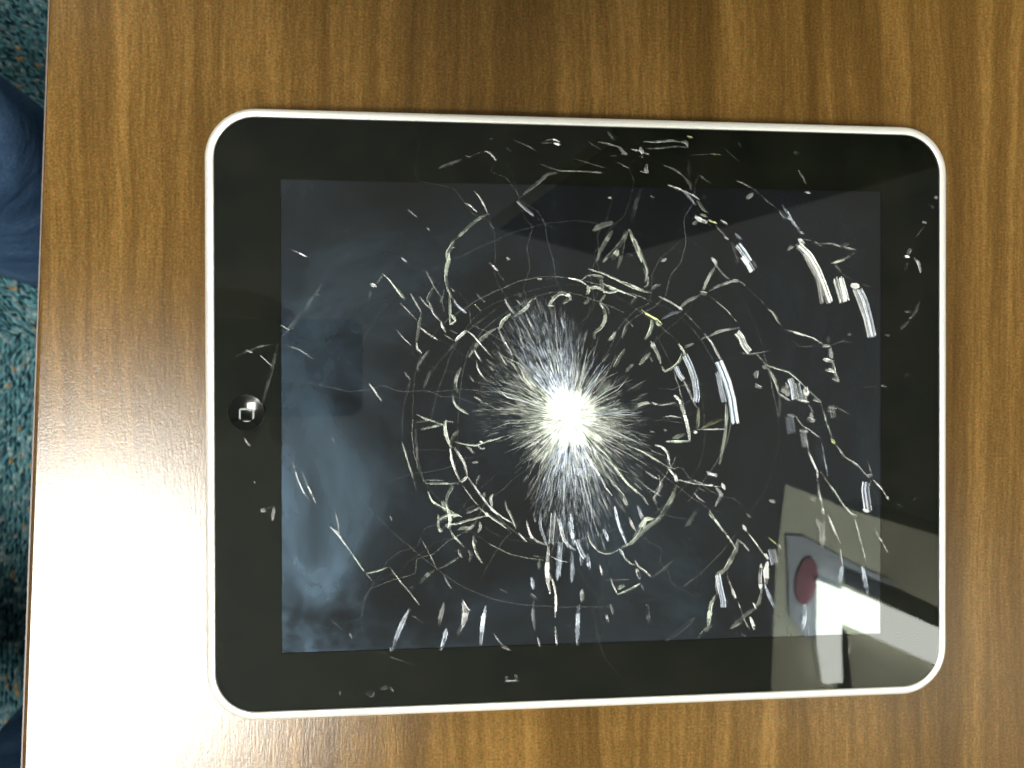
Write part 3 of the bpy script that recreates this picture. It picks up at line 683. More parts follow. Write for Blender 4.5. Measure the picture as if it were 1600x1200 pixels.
64.3,27.0 68.8,25.9 74.2,24.2 77.7,22.2|0.65|0.65|w
77.3,21.8 80.4,21.8|1.22|0.70|w
66.8,24.0 69.5,21.4 77.3,21.8|0.43|0.25|g
80.8,22.0 85.8,23.9|0.43|0.30|w
86.2,25.6 87.6,25.6|1.43|0.30|w
83.9,23.0 88.0,23.0|0.50|0.25|p
79.6,24.8 79.6,22.6|1.43|0.20|w
80.0,21.1 80.8,17.4|1.58|0.45|w
77.7,17.4 81.5,16.3|1.43|0.80|w
78.4,14.0 81.9,13.3|1.43|0.80|w
80.8,16.6 81.9,12.2 83.1,10.3|1.29|0.60|w
80.8,11.1 83.5,10.1|1.08|0.50|w
30.3,21.0 33.7,22.5|0.79|0.30|g
30.3,20.3 28.4,15.9|1.22|0.40|g
30.7,32.3 36.7,26.1|0.36|0.20|w
36.9,25.8 39.4,23.2 41.6,18.8 43.1,16.6|0.72|0.55|w
36.0,23.9 39.7,25.4 44.3,26.9 49.2,27.8|0.93|0.40|w
40.9,26.2 42.8,26.5|1.58|0.30|w
48.1,26.2 49.6,24.7 50.7,21.8 52.6,19.6|2.15|0.75|W
49.2,19.4 52.6,18.8 54.9,19.2 59.1,20.0|0.57|0.40|w
54.9,19.2 56.5,17.4 58.4,15.3 61.4,14.4 65.7,13.3 68.0,11.5 72.2,7.8|0.65|0.60|g
56.8,14.8 59.5,14.8|1.79|0.40|w
59.1,14.4 60.7,11.1 62.2,7.4|1.08|0.45|g
54.9,13.7 54.5,11.1|1.79|0.60|w
54.2,8.9 56.5,7.8|1.43|0.80|w
81.1,49.3 85.4,50.4|1.00|0.50|g
50.0,51.1 51.9,48.6 53.4,46.0|2.15|0.75|B
53.0,50.1 54.9,47.2|1.08|0.40|b
47.3,51.1 48.5,48.2|1.22|0.17|g
81.7,44.4 84.4,35.5|1.65|0.72|W
83.7,44.8 86.0,36.3|2.01|0.97|W
87.2,41.9 90.3,41.5|2.15|0.90|w
88.7,40.8 90.3,37.1 92.6,31.1 94.2,24.4|1.94|0.65|B
90.3,40.8 92.3,36.7 93.8,31.5 95.4,24.6|1.79|0.87|B
91.1,42.3 94.2,41.4|0.29|0.30|w
106.0,33.4 108.4,33.4|0.93|0.35|p
111.6,36.8 110.0,33.1 108.0,30.8|1.22|0.20|w
107.6,30.8 109.2,31.2|1.08|0.35|w
108.0,30.4 104.5,27.1|1.22|0.17|w
99.3,25.4 101.3,25.2|0.86|0.30|p
91.1,8.0 96.6,8.4|0.36|0.20|w
97.8,8.6 100.1,8.2|0.72|0.60|w
106.0,12.1 108.0,11.7|1.43|0.14|w
41.6,13.4 42.7,7.9 43.9,3.1|1.79|0.60|B
42.0,16.7 43.5,13.4 45.0,9.7 46.5,4.2 47.7,-3.9|2.58|0.88|B
29.6,11.6 31.8,7.2 34.1,2.4 35.2,1.3|0.86|0.40|w
35.2,1.3 34.8,-4.9|1.22|0.30|y
44.6,2.8 44.6,-4.9|1.22|0.50|g
44.3,-5.3 43.5,-10.4 42.0,-17.0|1.22|0.35|g
62.2,6.0 64.1,4.9 66.4,3.6|0.86|0.70|w
59.5,13.4 61.4,9.7 62.6,6.0|1.08|0.50|g
62.6,5.6 63.0,1.6 62.6,-1.8|1.08|0.25|g
63.4,7.8 66.4,5.6|2.15|0.50|W
64.9,9.7 65.5,7.5|1.08|0.40|w
66.4,11.1 67.6,7.5 68.0,3.8|2.15|0.80|B
68.7,9.7 69.9,3.7|1.79|0.70|B
71.5,8.2 72.2,5.2|2.15|0.95|w
70.7,7.4 71.8,3.0|1.79|0.50|W
68.4,4.1 73.0,3.0|0.86|0.60|w
72.2,7.4 76.9,3.3|0.50|0.50|g
74.2,4.1 77.3,3.3|1.22|0.60|w
76.9,3.0 78.4,-1.5 80.0,-6.3 81.5,-10.4|0.72|0.45|g
80.4,-8.9 81.9,-10.8|1.22|0.60|y
81.9,-10.8 85.0,-14.9 89.7,-18.3|0.65|0.50|w
72.6,2.3 74.2,-0.4|0.57|0.40|w
72.2,-2.2 74.9,-3.3|1.79|0.60|w
73.4,-0.3 74.2,-2.9|1.43|0.40|w
79.2,1.1 82.3,0.3|2.15|0.40|W
80.4,2.2 81.5,-2.3|2.15|0.30|W
80.8,2.2 83.9,0.7 87.4,-1.2|0.50|0.45|w
65.3,-1.0 68.0,-1.4|1.22|0.50|w
66.0,-1.4 66.8,-7.3|2.87|0.33|B
68.0,-1.4 70.7,-4.8 74.2,-7.0 77.3,-9.3|0.57|0.50|w
69.5,-6.2 72.6,-6.6|1.22|0.50|w
70.7,-6.6 71.4,-11.8|2.15|0.37|B
71.8,-6.6 72.8,-13.3|0.65|0.45|w
72.6,-13.3 74.2,-16.7 75.7,-20.0 75.7,-21.9|0.93|0.65|w
75.7,-22.2 76.1,-26.3 77.3,-30.4|0.93|0.40|w
77.3,-10.4 78.4,-15.6 79.4,-21.5|0.72|0.50|b
75.3,-10.7 77.7,-18.2|2.15|0.16|b
37.8,-19.2 39.3,-19.9 41.4,-20.9|0.86|0.60|w
73.4,-28.1 75.3,-29.3|2.15|0.35|w
59.1,-29.0 61.4,-29.8|1.08|0.40|w
64.5,-29.5 66.4,-29.7|2.15|0.30|w
85.2,-15.1 89.5,-17.7 92.3,-20.8 93.8,-22.3|0.57|0.55|w
92.7,-21.5 95.0,-21.5|1.29|0.55|w
93.0,-16.3 94.2,-19.3 94.8,-21.5|0.50|0.30|w
95.0,-22.7 98.2,-25.7 100.1,-28.7|0.65|0.60|w
99.7,-28.3 100.7,-29.5|1.08|0.50|w
92.7,-23.4 92.3,-26.0 93.4,-33.5|2.87|0.72|B
91.5,-32.7 94.2,-33.7|1.08|0.70|w
76.7,-19.8 79.4,-23.6 82.5,-27.7 84.8,-31.1 86.4,-33.3 89.5,-35.1|0.65|0.55|g
76.3,-26.9 77.8,-32.8|0.93|0.45|w
108.8,-30.0 110.8,-28.9|0.72|0.20|y
102.9,-30.6 105.7,-32.2|0.50|0.17|w
38.6,-32.0 40.1,-34.6 42.7,-37.9 45.4,-41.3 47.7,-45.0|0.72|0.70|g
38.9,-32.7 40.5,-35.0|1.43|0.50|g
40.8,-34.6 42.7,-37.6|0.50|0.40|w
48.8,-41.7 47.7,-45.4 46.1,-48.3 44.2,-51.6 41.2,-52.9|1.79|0.55|g
48.8,-42.1 50.7,-43.6 52.4,-45.7|0.65|0.50|w
40.8,-54.0 44.2,-51.9|1.08|0.50|g
41.6,-53.0 42.3,-57.0 43.5,-62.2 43.5,-64.0|1.79|0.75|B
41.2,-54.0 41.6,-59.9|1.29|0.45|w
40.8,-59.9 39.3,-62.8 38.9,-65.7 38.2,-70.5|1.58|0.65|g
43.5,-58.5 45.0,-63.0|0.50|0.35|w
44.6,-51.9 45.0,-54.1 46.5,-57.9 47.6,-61.2|0.50|0.45|w
46.3,-57.9 47.6,-61.2|1.29|0.60|w
48.4,-62.0 49.9,-66.0 50.7,-68.6 52.6,-71.7|0.50|0.55|g
49.9,-37.0 51.5,-39.2|1.22|0.70|w
51.5,-39.2 54.5,-43.0 57.2,-46.7 59.1,-48.6|0.50|0.60|g
57.6,-46.7 58.7,-48.6|1.22|0.70|w
58.7,-49.3 58.0,-52.3 58.3,-56.7|2.15|0.90|w
56.4,-50.0 55.9,-54.8 56.4,-60.0|1.43|0.65|w
56.4,-60.0 55.3,-63.3 54.1,-64.0|1.29|0.50|g
53.7,-62.5 54.9,-64.7|0.86|0.70|w
54.5,-64.3 50.3,-67.2 45.7,-71.1|1.58|0.37|g
46.1,-71.1 50.3,-69.0|0.57|0.50|w
52.6,-67.2 53.4,-69.1 54.1,-71.7|1.22|0.70|w
57.6,-56.7 59.5,-61.5 61.0,-64.5|1.29|0.65|b
59.9,-44.9 61.0,-50.5|2.51|0.50|B
58.7,-41.2 61.4,-43.5 63.0,-45.3|0.50|0.50|y
62.2,-43.5 63.0,-45.3|0.86|0.50|w
51.5,-33.3 53.0,-34.8|0.93|0.40|w
77.3,-31.9 78.0,-34.2|1.08|0.50|w
75.3,-35.6 77.3,-38.6 77.6,-45.3|2.51|0.37|w
78.0,-34.2 77.6,-44.2|0.86|0.40|w
79.2,-34.2 81.5,-39.1 83.5,-43.9|0.79|0.60|w
83.5,-45.8 84.3,-51.4|0.79|0.55|w
84.3,-51.4 83.5,-57.0|1.79|0.60|b
85.4,-31.7 87.4,-34.3 89.4,-34.7|0.86|0.60|w
71.1,-63.7 71.4,-68.2 70.3,-72.2|1.79|0.60|b
35.1,-74.0 37.0,-71.5 39.7,-69.8|1.58|0.30|g
49.5,-72.7 51.1,-73.8|0.86|0.25|w
51.8,-53.6 52.6,-54.3|1.08|0.20|w
88.6,-34.8 90.6,-41.8 92.7,-50.2|0.74|0.50|g
91.3,-51.5 93.3,-61.1|1.72|0.57|b
95.4,-38.7 98.1,-43.3 100.8,-47.8|0.49|0.50|g
97.0,-42.0 98.7,-43.6|0.61|0.50|w
88.0,-75.7 86.6,-80.8|1.48|0.30|w
-98.8,28.0 -95.9,26.3|0.50|0.55|w
-91.4,32.8 -93.5,30.0 -95.9,26.8 -97.9,24.7|1.43|0.20|w
-97.9,25.1 -96.9,24.7|1.43|0.35|w
-112.6,18.1 -109.2,19.9 -105.4,21.2 -101.4,22.3|0.93|0.30|w
-109.2,20.2 -107.1,19.3|0.72|0.55|w
-105.4,20.9 -104.8,21.1|1.08|0.40|w
-104.8,18.3 -101.4,15.2|0.43|0.65|w
-97.9,22.0 -92.8,20.2 -88.3,17.1|0.50|0.35|w
-99.6,22.0 -101.4,14.3 -103.1,8.1 -104.5,3.2|1.29|0.20|w
-71.4,9.7 -69.6,7.2 -67.5,4.1|0.57|0.65|w
-109.9,-6.8 -109.3,-8.1|0.57|0.30|w
-109.9,-7.1 -108.9,-8.9 -107.9,-9.8|0.65|0.45|w
-109.3,-8.7 -108.3,-9.2|0.93|0.40|w
-107.3,-20.4 -106.4,-21.2|0.50|0.50|w
-95.3,-14.2 -93.6,-20.2 -91.9,-24.1 -89.5,-27.6|0.43|0.65|w
-92.4,-17.6 -90.5,-22.3 -88.1,-27.6|0.50|0.60|w
-104.9,-29.1 -103.6,-30.1|1.58|0.50|w
-100.8,-28.5 -101.5,-33.0|1.08|0.45|w
-103.6,-29.1 -101.2,-28.1|0.72|0.20|w
-83.6,-35.0 -81.2,-37.6 -78.8,-40.8 -76.4,-44.3|0.65|0.65|w
-82.3,-30.5 -81.2,-34.0 -81.1,-37.2|0.65|0.40|w
-82.6,-36.1 -80.9,-37.6|1.08|0.60|w
-72.9,-33.5 -72.2,-35.3|0.36|0.35|w
-83.2,-6.8 -82.2,-9.1|0.72|0.35|w
-76.9,-43.6 -73.1,-49.3|0.57|0.65|g
-73.1,-49.3 -70.0,-53.3|0.43|0.35|w
-72.8,-50.0 -69.6,-49.4 -65.8,-48.1|0.65|0.55|g
-65.4,-47.8 -61.9,-52.8 -58.8,-56.4 -55.9,-60.4|0.50|0.60|g
-83.9,-63.8 -80.5,-67.1 -78.4,-68.5|0.36|0.25|w
-77.7,-68.6 -77.0,-70.3|0.57|0.50|w
-65.0,-32.2 -64.3,-33.5|0.50|0.40|w
-73.1,-33.1 -72.2,-35.3|0.36|0.20|w
-59.1,-61.4 -62.3,-68.2 -64.6,-74.5|1.61|0.52|b
-64.9,-73.4 -64.6,-75.0|1.08|0.70|b
-47.7,-70.2 -49.0,-75.0|1.51|0.57|b
-32.4,-70.2 -29.7,-74.0 -27.0,-75.7|0.75|0.35|w
-30.0,-74.0 -26.7,-75.7|1.08|0.40|w
-69.1,-74.3 -64.9,-76.6 -57.0,-79.5|0.32|0.27|w
-72.3,-86.9 -70.2,-88.6|2.69|0.25|w
-68.1,-86.5 -64.9,-85.6|1.61|0.20|w
-64.9,-86.1 -64.1,-87.7|0.65|0.50|w
-80.9,-86.6 -80.7,-88.2|0.75|0.30|w
-28.6,-83.7 -27.8,-85.6|1.08|0.30|w
-28.6,-85.6 -24.3,-85.5|0.75|0.50|w
-25.4,-83.3 -24.8,-85.2|1.08|0.30|w
-18.0,-71.7 -17.2,-75.0|0.75|0.60|w
-95.3,51.4 -90.5,49.2|0.50|0.80|p
-90.5,49.2 -85.3,45.9|0.29|0.20|w
-78.7,50.4 -78.0,49.7|1.08|0.30|w
-61.3,49.4 -59.5,48.0|0.57|0.40|w
-71.1,40.8 -69.0,40.1|1.22|0.70|w
-69.0,40.9 -67.2,43.7|0.72|0.25|w
-70.7,38.7 -72.1,35.9|1.29|0.25|w
-81.2,41.8 -71.4,41.2|0.29|0.17|w
-67.2,44.4 -64.4,41.6 -62.0,38.1 -60.2,36.0|0.57|0.70|g
-88.3,37.9 -86.4,37.2|0.65|0.50|w
-86.0,40.7 -89.5,35.8 -91.5,31.9|1.22|0.17|w
-91.5,33.0 -90.7,32.6|1.29|0.25|w
-59.2,64.5 -56.0,61.9|0.65|0.45|p
-53.4,58.9 -52.3,57.9|0.65|0.45|w
-61.3,49.3 -59.4,47.9|0.65|0.40|w
-33.6,48.0 -30.8,45.4|0.57|0.75|p
-28.1,49.7 -26.8,49.0|0.86|0.45|w
-46.1,51.6 -46.3,48.7 -47.2,45.9 -47.2,42.4 -46.5,38.8|1.36|0.66|g
-46.5,39.5 -45.4,36.7|0.93|0.50|g
"""
def ribbon(bm, pts, w, mi, z, R, jag=.28, taper=True, vary=()):
    """jagged sliver with a raised middle line following a polyline (mm)"""
    # resample
    P = []; seg = .6
    for (ax, ay), (bx, by) in zip(pts, pts[1:]):
        L = math.hypot(bx-ax, by-ay); k = max(1, int(L/seg))
        for i in range(k): P.append((ax+(bx-ax)*i/k, ay+(by-ay)*i/k))
    P.append(pts[-1])
    # soften corners a little
    Q = [P[0]]+[((a[0]+2*b[0]+c[0])/4, (a[1]+2*b[1]+c[1])/4) for a, b, c in zip(P, P[1:], P[2:])]+[P[-1]]
    n = len(Q); prev = None; run = 0; cur = mi
    for i, (x, yv) in enumerate(Q):
        a = Q[max(0, i-1)]; b = Q[min(n-1, i+1)]; dx, dy = b[0]-a[0], b[1]-a[1]; L = math.hypot(dx, dy) or 1
        nx, ny = -dy/L, dx/L
        t = i/(n-1); env = 1.0
        if taper: env = min(1, .22+2.6*min(t, 1-t))
        hw = w/2*env*(1+R.uniform(-jag, jag)); off = R.uniform(-.10, .10)*min(w, .6)
        x += nx*off; yv += ny*off
        row = [bm.verts.new(((x+nx*hw*s)*MM, (yv+ny*hw*s)*MM, z+h)) for s, h in ((-1, 0), (R.uniform(-.3, .3), .00004+.00005*R.random()), (1*(1+R.uniform(-jag, jag)), 0))]
        if vary and run <= 0: cur = R.choice(vary); run = R.randint(2, 6)
        run -= 1
        if prev:
            for k in (0, 1):
                f = bm.faces.new((prev[k], row[k], row[k+1], prev[k+1])); f.material_index = cur
                f.normal_update()
                if f.normal.z < 0: f.normal_flip()
        prev = row
def shifted(pts, d):
    out = []
    for i, p in enumerate(pts):
        a = pts[max(0, i-1)]; b = pts[min(len(pts)-1, i+1)]; L = math.hypot(b[0]-a[0], b[1]-a[1]) or 1
        out.append((p[0]-(b[1]-a[1])/L*d, p[1]+(b[0]-a[0])/L*d))
    return out
strokes = []
for s in CRACKS.strip().splitlines():
    a = s.split('|'); pts = [tuple(float(v) for v in q.split(',')) for q in a[0].split()]
    Ln = sum(math.hypot(q[0]-p[0], q[1]-p[1]) for p, q in zip(pts, pts[1:]))
    strokes.append((max(Ln, .5)*float(a[1])*float(a[2])**.5, pts, float(a[1]), float(a[2]), a[3]))
strokes.sort(key=lambda s: -s[0])
fine = bmesh.new(); fine_mats = []
for idx, (_, pts, w, op, kind) in enumerate(strokes):
    own = idx < 290; bm = bmesh.new() if own else fine; mats = [] if own else fine_mats
    def mi(t, o):
        m = crack_mat(t, o)
        if m not in mats: mats.append(m)
        return mats.index(m)
    z = GZ+.00003+rnd.random()*.00008; tint = kind.lower()
    if kind.isupper():
        k = max(4, int(w/.19))
        for j in range(k):
            u = (j+.5)/k-.5; a0, a1 = rnd.uniform(0, .12), rnd.uniform(0, .10)
            pp = shifted(pts, u*w+rnd.uniform(-.05, .05))
            s0 = (pp[0][0]+(pp[1][0]-pp[0][0])*a0, pp[0][1]+(pp[1][1]-pp[0][1])*a0); s1 = (pp[-1][0]+(pp[-2][0]-pp[-1][0])*a1, pp[-1][1]+(pp[-2][1]-pp[-1][1])*a1)
            o = max(.15, min(1, op*rnd.choice((.35, .5, .7, .85, 1.0, 1.1))))
            ribbon(bm, [s0]+pp[1:-1]+[s1], w/k*rnd.uniform(.6, 1.15), mi(tint if rnd.random() < .7 else 'w', o), z+rnd.random()*.00003, rnd, .2, False)
    else:
        wide = w > 1.0
        b_ = op*(.74 if w > .55 else .95)
        ribbon(bm, pts, w*(.84 if wide else .70), 0, z, rnd, .20, True, [mi(tint, max(.1, b_*q)) for q in (.55, .8, .95, 1.05, 1.3)])
        if w > .55:      # a brighter hairline where the fracture reaches the surface
            ribbon(bm, shifted(pts, w*rnd.choice((-.3, .3))), .17, 0, z+.00006, rnd, .3, True, [mi(tint, min(1, op*q)) for q in (.75, 1.1, 1.35)])
    if own: mesh_obj('crack', bm, mats, glass)
tag(mesh_obj('fine_cracks', fine, fine_mats, glass), kind='stuff')

# crushed zone at the point of impact: radiating splinters and powdered glass
R = random.Random(21); bm = bmesh.new(); mats = []
def mi(t, o):
    m = crack_mat(t, o)
    if m not in mats: mats.append(m)
    return mats.index(m)
CX, CY = -7.6, -1.4
def reach(a):      # splinters reach further up-left and straight down
    d = math.degrees(a) % 360
    def lobe(c, wd): 
        q = (d-c+180) % 360-180; return math.exp(-(q/wd)**2)
    return 21+17*lobe(110, 26)+20*lobe(272, 26)+9*lobe(165, 34)+9*lobe(318, 30)+3*lobe(40, 30)
for k in range(6500):
    a = R.uniform(0, 2*math.pi) if R.random() < .6 else math.radians(R.choice((110, 272))+R.gauss(0, 20)); rr = reach(a)
    d = math.degrees(a) % 360
    r0 = 1.2+rr*.95*R.random()**.95; ln_ = R.uniform(.9, 4.6)*(1 if r0 > 5 else 1.5)
    if 15 < d < 78 and r0 > 8 and (math.sin(d*.55)+math.sin(r0*1.3+d*.2) < .35 or R.random() < .4): continue
    if 190 < d < 240 and r0 > 15 and R.random() < .8: continue
    fade = max(0, 1-r0/(rr*1.02))
    op = max(.14, min(1, (.21+.66*fade**1.9)*R.uniform(.45, 1.5)))
    blue = (80 < d < 135 or 245 < d < 300) and r0 > 7
    tint = 'b' if blue and R.random() < .75 else R.choice('wgwgw') 
    a2 = a+R.uniform(-.10, .10)
    p0 = (CX+r0*math.cos(a), CY+r0*math.sin(a)); p1 = (p0[0]+ln_*math.cos(a2), p0[1]+ln_*math.sin(a2))
    pm = ((p0[0]+p1[0])/2+R.uniform(-.12, .12), (p0[1]+p1[1])/2+R.uniform(-.12, .12))
    ribbon(bm, [p0, pm, p1], R.uniform(.08, .26)*(1.6 if R.random() < .12 else 1), mi(tint, op), GZ+.00010+R.random()*.00022, R, .35)
# milky film of crushed glass between the splinters
for k in range(420):
    a = R.uniform(0, 2*math.pi); rr = reach(a); r0 = R.uniform(2, rr*.62); d = math.degrees(a) % 360
    l = R.uniform(2.5, 7); a2 = a+R.uniform(-.06, .06); f_ = 1-r0/(rr*.7)
    ribbon(bm, [(CX+r0*math.cos(a), CY+r0*math.sin(a)), (CX+(r0+l)*math.cos(a2), CY+(r0+l)*math.sin(a2))], R.uniform(.7, 2.0), mi('b' if (80 < d < 135 or 245 < d < 300) else 'g', max(.14, .08+.28*f_*R.uniform(.5, 1.3))), GZ+.00006+R.random()*.00004, R, .5)
# long hairlines of the star
for k in range(90):
    a = R.uniform(0, 2*math.pi); rr = reach(a)*R.uniform(.75, 1.1); r0 = R.uniform(3, 9)
    p = []; 
    for i in range(5):
        t = i/4; r = r0+(rr-r0)*t; aa = a+R.uniform(-.012, .012)+.05*t*t*R.choice((-1, 1)); p.append((CX+r*math.cos(aa), CY+r*math.sin(aa)))
    ribbon(bm, p, R.uniform(.10, .22), mi(R.choice('wwgb'), R.uniform(.4, .75)), GZ+.0003, R, .3)
# faint rings and long branching hairlines that tie the fracture together
for rx, ry, o_ in ((37, 40, .30), (44.5, 42, .20), (52, 45, .28), (71, 62, .18)):
    ph = R.uniform(0, 6)
    for a0 in [k*.35 for k in range(18)]:
        if R.random() < .22: continue
        p = []
        for i in range(8):
            t_ = a0+.35*i/7; q = 1+.022*math.sin(3*t_+ph)+.015*math.sin(7*t_+2*ph)+R.uniform(-.004, .004)
            x_, y_ = CX+rx*q*math.cos(t_), CY+ry*q*math.sin(t_)
            if abs(x_) < 117 and abs(y_) < 91: p.append((x_, y_))
        if len(p) > 2: ribbon(bm, p, R.uniform(.12, .26), mi(R.choice('wgg'), o_*R.uniform(.6, 1.5)), GZ+.00004, R, .4, False)
for k in range(34):
    a = 2*math.pi*k/34+R.uniform(-.08, .08); r = R.uniform(16, 34); rend = R.uniform(48, 110); p = []
    while r < rend:
        x_, y_ = CX+r*math.cos(a), CY+r*math.sin(a)
        if abs(x_) > 117.5 or abs(y_) > 91: break
        p.append((x_, y_)); r += R.uniform(3, 7); a += R.gauss(0, .035)
    if len(p) > 2: ribbon(bm, p, R.uniform(.10, .18), mi(R.choice('wwg'), R.uniform(.15, .34)), GZ+.00004, R, .4)
# crumbs
for k in range(950):
    a = R.uniform(0, 2*math.pi); r = abs(R.gauss(0, 1))*6.4
    if r > reach(a): continue
    s = R.uniform(.10, .38)*(1.25 if r < 7 else 1)
    op = max(.2, min(1, .86-r/13+R.uniform(-.35, .25)))
    m_ = mi(R.choice('wwgwg'), op); sx, sy = CX+r*math.cos(a)*.92, CY+r*math.sin(a)*1.12
    V = [bm.verts.new(((sx+s*math.cos(2.1*i+a)*R.uniform(.6, 1.2))*MM, (sy+s*math.sin(2.1*i+a)*R.uniform(.6, 1.2))*MM, GZ+.00012)) for i in range(3)]
    t = bm.verts.new((sx*MM, sy*MM, GZ+.00012+s*MM*.6))
    for i in range(3):
        f = bm.faces.new((V[i], V[(i+1) % 3], t)); f.material_index = m_
        f.normal_update()
        if f.normal.z < 0: f.normal_flip()
# powder heap
rings = []
for j, (r, h) in enumerate(((4.6, .0), (3.6, .00012), (2.5, .00028), (1.3, .00042))):
    rings.append([((CX+r*math.cos(t)*(.80+R.uniform(-.22, .22)))*MM, (CY+r*math.sin(t)*(1.15+R.uniform(-.25, .25)))*MM, GZ+.00014+h+R.uniform(0, .0001)) for t in [2*math.pi*i/28 for i in range(28)]])
n0 = len(bm.faces); loft(bm, rings, cap_last=True); bm.faces.ensure_lookup_table()
for f in list(bm.faces)[n0:]:
    f.material_index = mi('w', 1.0 if f.calc_center_median().xy.length and (f.calc_center_median().xy-Vector((CX*MM, CY*MM))).length < .0030 else .6)
tag(mesh_obj('crushed_glass', bm, mats, glass), kind='stuff')

# ------------------------------------------------------------------ what the glass mirrors: lamps and board overhead, with added lights and a dark sheet
HOUS = principled('white_lamp_housing', (.75, .75, .73), .5, grain=(40, .05))
def ceiling_lamp(label, c, s, strength, rz=0., tilt=None):
    t = empty('ceiling_lamp', c, (0, 0, rz)); tag(t, label, 'lamp')
    bm = bmesh.new(); hx, hy, w = s[0]/2, s[1]/2, .012
    for cx, cy, sx, sy in ((-hx-w/2, 0, w, s[1]+2*w), (hx+w/2, 0, w, s[1]+2*w), (0, -hy-w/2, s[0], w), (0, hy+w/2, s[0], w)): add_box(bm, (cx, cy, .02), (sx, sy, .05))
    add_box(bm, (0, 0, .05), (s[0]+2*w, s[1]+2*w, .008)); mesh_obj('housing', bm, HOUS, t)
    bm = bmesh.new(); add_box(bm, (0, 0, .005), (s[0], s[1], .006)); mesh_obj('diffuser', bm, lamp_mat('lit_diffuser', strength, (1, .985, .91)), t)
    return t
ceiling_lamp('bright ceiling lamp whose glare whitens the table left of the tablet', (-.555, -.435, 1.69), (.42, .38), MAIN_LAMP)
ceiling_lamp('ceiling lamp beyond the right edge of the tablet', (2.2, -1.25, 1.69), (.75, .75), SIDE_LAMP)
ceiling_lamp('added fill lamp overhead, brightening carpet and jeans', (-.95, 1.25, 1.69), (.60, .60), SIDE_LAMP*.62)  # added fill light out of view, placed so the carpet is lit
sl = empty('strip_lamp', (.78, -.42, 1.66)); tag(sl, 'white two-armed strip lamp mirrored in the tablet corner', 'lamp')
SM = lamp_mat('lit_tube', STRIP_LAMP, (.97, 1, .90))
for pts in ([(.762, -.364), (.808, -.382), (.803, -.48), (.806, -.551), (.771, -.552), (.761, -.478)], [(.8100, -.3765), (1.02, -.468), (1.12, -.512), (1.12, -.585), (.899, -.485), (.8065, -.444)]):
    bm = bmesh.new(); prism(bm, pts, 1.658, 1.672); o = mesh_obj('arm', bm, SM, sl); o.location = (-.78, .42, -1.66)
bd = empty('wall_board', (.9, -.4, 1.69)); tag(bd, 'beige board with dark bars and maroon oval mirrored in the tablet', 'board')
def flat(name, poly, z, mat, t=.004):
    bm = bmesh.new(); prism(bm, poly, z, z+t); o = mesh_obj(name, bm, mat, bd); o.location = (-.9, .4, -1.69); return o
flat('panel', [(.709, -.189), (.836, -.236), (1.02, -.291), (1.129, -.326), (1.13, -.636), (.678, -.618), (.691, -.334)], 1.69, principled('beige_panel', (.46, .465, .36), .8, grain=(8, .1)), .01)
BLK = principled('black_bar', (.006, .006, .006), .8)
flat('bar', [(.800, -.226), (.842, -.240), (1.02, -.293), (1.12, -.323), (1.12, -.304), (1.02, -.268), (.842, -.216)], 1.682, BLK)
flat('bar', [(.821, -.345), (.924, -.390), (1.02, -.437), (1.12, -.487), (1.12, -.512), (1.02, -.468), (.924, -.424), (.818, -.373)], 1.676, BLK)
flat('bar', [(.806, -.452), (.822, -.462), (.832, -.575), (.809, -.575)], 1.676, BLK)
flat('paper', [(.709, -.282), (.743, -.285), (.798, -.315), (.836, -.337), (.918, -.372), (.918, -.400), (.811, -.367), (.798, -.473), (.749, -.478), (.714, -.429)], 1.683, principled('grey_paper', (.34, .37, .42), .8))
flat('oval', [(.745+.021*math.cos(t)+.006*math.sin(t), -.367+.044*math.sin(t)) for t in [2*math.pi*k/24 for k in range(24)]], 1.677, principled('maroon_print', (.19, .055, .08), .7))
ul = bpy.data.lights.new('added_board_spot', 'SPOT'); ul.energy = UPLIGHT; ul.spot_size = math.radians(36); ul.spot_blend = .5; ul.shadow_soft_size = .03; ul.color = (1, .97, .88)  # added spot without a fixture, lights the board so its reflection shows
uo = bpy.data.objects.new('added_board_spot', ul); COL.objects.link(uo); uo.location = (1.0, -.95, .55)
uo.rotation_euler = (Vector((.9, -.42, 1.69))-Vector(uo.location)).to_track_quat('-Z', 'Y').to_euler()
tag(uo, 'added spot light brightening the beige board from below', 'lamp')
bm = bmesh.new(); prism(bm, [(.165, .284), (.386, .227), (1.019, .41), (1.6, .585), (1.6, 1.6), (.40, 1.6), (.39, .46)], 1.70, 1.73)
tag(mesh_obj('ceiling', bm, principled('added_dark_sheet', (.02, .021, .022), .9, grain=(4, .3))), kind='structure')  # added dark sheet overhead, shaped for the dark area mirrored in the glass
bt = empty('ceiling_beam', (.26, .36, 1.69)); tag(bt, 'pale wooden beam mirrored near the top of the tablet', 'beam')
bm = bmesh.new(); prism(bm, [(.159, .289), (.375, .454), (.391, .441), (.175, .274)], 1.68, 1.699); o = mesh_obj('plank', bm, principled('pale_wood', (.75, .66, .46), .6, grain=(60, .2)), bt); o.location = (-.26, -.36, -1.69)

